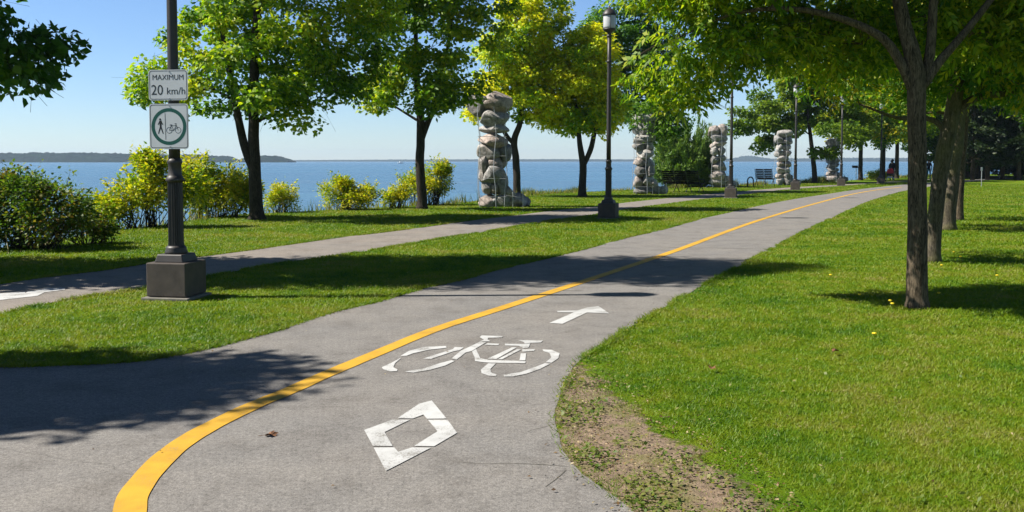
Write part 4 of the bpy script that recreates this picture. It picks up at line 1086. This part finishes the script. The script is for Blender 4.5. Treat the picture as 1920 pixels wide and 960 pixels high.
# small boat far out on the lake
g = G(750, 304.8, WATER_Z); r = tag(empty('motor_boat', (-116, 1000, WATER_Z), R(20)), 'tiny white boat far out on the lake', 'boat')
p = MB(); n_ = 8; prof = [(-3, 1.1), (-1, 1.25), (1, 1.15), (2.4, .7), (3.4, .06)]
top = [(x, y, .9 + .08 * max(0, x)) for x, y in prof] + [(x, -y, .9 + .08 * max(0, x)) for x, y in reversed(prof)]
bot = [(x * .9, y * .75, -.1) for x, y in prof] + [(x * .9, -y * .75, -.1) for x, y in reversed(prof)]
m_ = len(top); p.add(top + bot, [tuple(range(m_)), tuple(range(2 * m_ - 1, m_ - 1, -1))] + [(i, m_ + i, m_ + (i + 1) % m_, (i + 1) % m_) for i in range(m_)]); p.build('hull', M['hull'], r)
p = MB(); p.box((-.3, 0, 1.55), (2.2, 1.7, 1.3), top=.8); p.build('cabin', M['hull'], r, bevel=.08)
p = MB(); p.box((.9, 0, 1.6), (.05, 1.2, .6), M=Matrix.Rotation(R(-20), 3, 'Y')); p.build('windscreen', M['black'], r)

# ------------------------------------------------------------------ grass, weeds, small things on the ground
def lawn_mask(x, y, grow=0.0):
    ok = ~inside(bike_poly, x, y) & ~inside(walk_poly, x, y)
    ok &= x > shore_x(y) - .3
    c, s = math.cos(-SY), math.sin(-SY); dx, dy = x - SP.x, y - SP.y
    ok &= ~((np.abs(dx * c - dy * s) < .27) & (np.abs(dx * s + dy * c) < .27))
    return ok
def scatter(n, r0, r1, power, ang0, ang1):
    u = RNG.random(n); e = 2 - power
    r_ = (r0 ** e + u * (r1 ** e - r0 ** e)) ** (1 / e)
    a = R(ang0) + RNG.random(n) * R(ang1 - ang0)
    return r_ * np.sin(a), r_ * np.cos(a), r_
x, y, rr = scatter(1500000, 3.3, 75, 1.75, -36, 36)
k = lawn_mask(x, y)
sdp = np.full(len(x), -9.0); nearm = (x > _x0 - 1) & (x < _x1 + 1) & (y > _y0 - 1) & (y < _y1 + 1); sdp[nearm] = soil_depth(x[nearm], y[nearm])
pn = vnoise(x * 3.4 + 7, y * 3.4) * .6 + vnoise(x * 9, y * 9 + 4) * .4
dirt_in = sdp > -.25
prob = np.clip(1 - (sdp * 1.5 + pn * 1.3 - .3) * 1.5, .10, 1)
thin = .75 + .25 * vnoise(x * .9, y * .9)
k &= RNG.random(len(x)) < prob * thin
x, y, rr = x[k], y[k], rr[k]; din = dirt_in[k]; n_ = len(x)
hgt = (.013 + .018 * RNG.random(n_)) * (.75 + .5 * vnoise(x * 1.3, y * 1.3)) * np.clip(.8 + rr * .03, 1, 1.6); hgt[din] *= .6
wid = .0009 + .00040 * rr
az = RNG.random(n_) * 6.28; lean = .5 + .9 * RNG.random(n_)
sx, sy = np.cos(az), np.sin(az); la = az + 1.57 + RNG.normal(size=n_) * .6
z0 = np.interp(x - shore_x(y), [b[0] for b in BANK], [b[1] for b in BANK])
base = np.stack([x, y, z0 - .002], 1); sd_ = np.stack([sx * wid, sy * wid, np.zeros(n_)], 1)
tip = base + np.stack([np.cos(la) * hgt * lean, np.sin(la) * hgt * lean, hgt], 1)
tag(np_mesh('grass', np.stack([base - sd_, base + sd_, tip], 1), 3, M['blade']), 'short mown grass of the lawn', 'grass', kind='stuff')

# longer ragged grass where the mower misses it, leaning over the path edges
E = []
for line in (BRj, BLj, WUj, WLj):
    for a, b_ in zip(line[:-1], line[1:]):
        if 3 < a.y < 26 and abs(a.x) < a.y * .8 and (a - b_).length > 1e-4:
            k_ = int((a - b_).length * (900 if a.y < 9 else 420)); t = RNG.random(k_)
            E.append(np.stack([a.x + (b_.x - a.x) * t, a.y + (b_.y - a.y) * t], 1))
E = np.concatenate(E); E = E + RNG.normal(size=E.shape) * .022
E = E[(soil_depth(E[:, 0], E[:, 1]) < -.3) | (RNG.random(len(E)) < .10)]
E = E[vnoise(E[:, 0] * 2.6, E[:, 1] * 2.6 + 9) + .25 * RNG.random(len(E)) > .45]
n_ = len(E); rr = np.hypot(E[:, 0], E[:, 1]); az = RNG.random(n_) * 6.28; hg = .018 + .032 * RNG.random(n_); wd = .0009 + .0004 * rr; la = RNG.random(n_) * 6.28
base = np.stack([E[:, 0], E[:, 1], np.full(n_, .001)], 1); sd_ = np.stack([np.cos(az) * wd, np.sin(az) * wd, 0 * az], 1)
tip = base + np.stack([np.cos(la) * hg * 1.2, np.sin(la) * hg * 1.2, hg], 1)
tag(np_mesh('edge_grass', np.stack([base - sd_, base + sd_, tip], 1), 3, M['blade']), 'ragged longer grass along the path edges', 'grass', kind='stuff')

# dry leaf litter and debris
x, y, rr = scatter(60000, 3.3, 16, 1.4, -34, 34)
d = np.minimum(dist_line(BRj[::3], x, y), dist_line(BLj[::3], x, y)); sdl = np.full(len(x), -9.0); q = (x > _x0) & (x < _x1) & (y > _y0) & (y < _y1); sdl[q] = soil_depth(x[q], y[q])
onpath = inside(bike_poly, x, y) | inside(walk_poly, x, y)
k = RNG.random(len(x)) < np.where(onpath, .16 * np.exp(-d / .1) + .0006, .10 * np.exp(-d / .25) + .012 + .5 * (sdl > -.2))
x, y, op = x[k], y[k], onpath[k]; n_ = len(x)
pos = np.stack([x, y, np.where(op, .007, .012) + .012 * RNG.random(n_)], 1); ax = RNG.normal(size=(n_, 3)); ax[:, 2] *= .15
tag(np_mesh('leaf_litter', leaf_faces(pos, ax, RNG.normal(size=(n_, 3)) * .3 + np.array([0, 0, 1]), .010 + .018 * RNG.random(n_), .006 + .012 * RNG.random(n_), .5, .25), 4, M['litter']), 'small dry leaf scraps along the path edge and on the soil', 'litter', kind='stuff')

# low broad-leaved weeds by the path edges
x, y, rr = scatter(160000, 3.3, 14, 1.5, -34, 34); k = lawn_mask(x, y)
x, y = x[k], y[k]
d = np.minimum(dist_line(BRj[::3], x, y), dist_line(BLj[::3], x, y)); dn = inside(dirt_poly, x, y)
k = RNG.random(len(x)) < (np.exp(-d / .22) * .6 + .035 + dn * .25) * (vnoise(x * 4.5, y * 4.5) > .52)
x, y = x[k], y[k]; n_ = len(x)
pos = np.stack([x, y, .008 + .03 * RNG.random(n_)], 1); ax = RNG.normal(size=(n_, 3)); ax[:, 2] = np.abs(ax[:, 2]) * .35
tag(np_mesh('ground_weeds', leaf_faces(pos, ax, RNG.normal(size=(n_, 3)) * .35 + np.array([0, 0, 1]), .016 + .02 * RNG.random(n_), .013 + .014 * RNG.random(n_), .55, .1), 4, M['clover']), 'low broad-leaved weeds along the path edges', 'weeds', kind='stuff')

# tall grass and weeds on the bank
yy = 15 + RNG.random(26000) ** .8 * 85; xx = shore_x(yy) + RNG.normal(size=len(yy)) * .45 - .45
kp = (vnoise(xx * .45 + 3, yy * .45) > .42) & (RNG.random(len(xx)) < np.clip((yy - 20) / 28, .18, 1)); xx, yy = xx[kp], yy[kp]; n_ = len(xx)
z0 = np.interp(xx - shore_x(yy), [b[0] for b in BANK], [b[1] for b in BANK]); hg = .12 + .42 * RNG.random(n_) * vnoise(xx * .7, yy * .7) * 1.5
az = RNG.random(n_) * 6.28; wd = .004 + .0004 * yy
base = np.stack([xx, yy, z0 - .02], 1); sd_ = np.stack([np.cos(az) * wd, np.sin(az) * wd, 0 * az], 1)
tip = base + np.stack([RNG.normal(size=n_) * .12, RNG.normal(size=n_) * .12, hg], 1)
tag(np_mesh('shore_weeds', np.stack([base - sd_, base + sd_, tip], 1), 3, M['weed']), 'tall dry grass and weeds along the lake bank', 'weeds', kind='stuff')

# dandelions on the right lawn
def make_dandelion(loc):
    r = tag(empty('dandelion', loc), 'yellow dandelion flower dotted in the right lawn', 'flower', 'dandelions in the right lawn')
    p = MB(); p.tube([(0, 0, 0), (.004, 0, .035), (.006, 0, .062)], [.003, .0025, .0025], 5); p.build('stem', M['clover'], r)
    p = MB(); p.lathe([(.005, .056), (.016, .063), (.022, .071), (.018, .077), (.008, .08), (.002, .079)], (.006, 0, 0), 14, .85); p.build('flower_head', M['petal'], r)
    return r
D0 = None
for px, py in [(1611, 563), (1669, 575), (1672, 581), (1789, 480), (1800, 489), (1766, 506), (1870, 526), (1759, 560), (1558, 525), (1640, 640)]:
    if D0 is None: D0 = make_dandelion(G(px, py)); continue
    o = copy_tree(D0); o.location = G(px, py); o.rotation_euler.z = px * .3; o['label'] = D0['label']
# fallen leaves
def make_fallen(loc, rz, label, s=1.0):
    r = empty('fallen_leaf', loc, rz); tag(r, label, 'leaf')
    p = MB(); out = []
    for k in range(16):
        a = 2 * math.pi * k / 16; rad = (.042 if k % 2 == 0 else .026) * s * (1.15 if k == 0 else 1); out.append((rad * math.cos(a), rad * math.sin(a) * .8, .012 + .012 * math.sin(a * 2)))
    p.add([(0, 0, .006)] + out, [(0, 1 + k, 1 + (k + 1) % 16) for k in range(16)]); p.build('blade', M['brownleaf'], r)
    p = MB(); p.tube([(-.03 * s, 0, .012), (-.07 * s, .01, .01)], .0018, 4); p.build('stalk', M['brownleaf'], r)
    return r
g = G(508, 819); make_fallen((g.x, g.y, .005), .6, 'curled brown leaf lying alone on the near asphalt')
g = G(1335, 699); make_fallen((g.x, g.y, .035), 2.0, 'dry brown leaf on the grass right of the bicycle symbol')
g = G(1566, 667); make_fallen((g.x, g.y, .035), 1.0, 'reddish dry leaf on the grass in front of the nearest right tree')

# ------------------------------------------------------------------ air
m, n, bsdf = mat('thin_haze'); n.nodes.remove(bsdf)
v = N(n, 'ShaderNodeVolumePrincipled'); v.inputs['Color'].default_value = (.62, .80, 1, 1); v.inputs['Density'].default_value = .00014; v.inputs['Anisotropy'].default_value = .2
n.links.new(v.outputs[0], n.nodes['Material Output'].inputs['Volume'])
mb = MB(); mb.box((500, 2150, 22), (8400, 5100, 56)); h_ = mb.build('haze', m); tag(h_, 'thin pale haze over the lake', 'haze', kind='stuff')
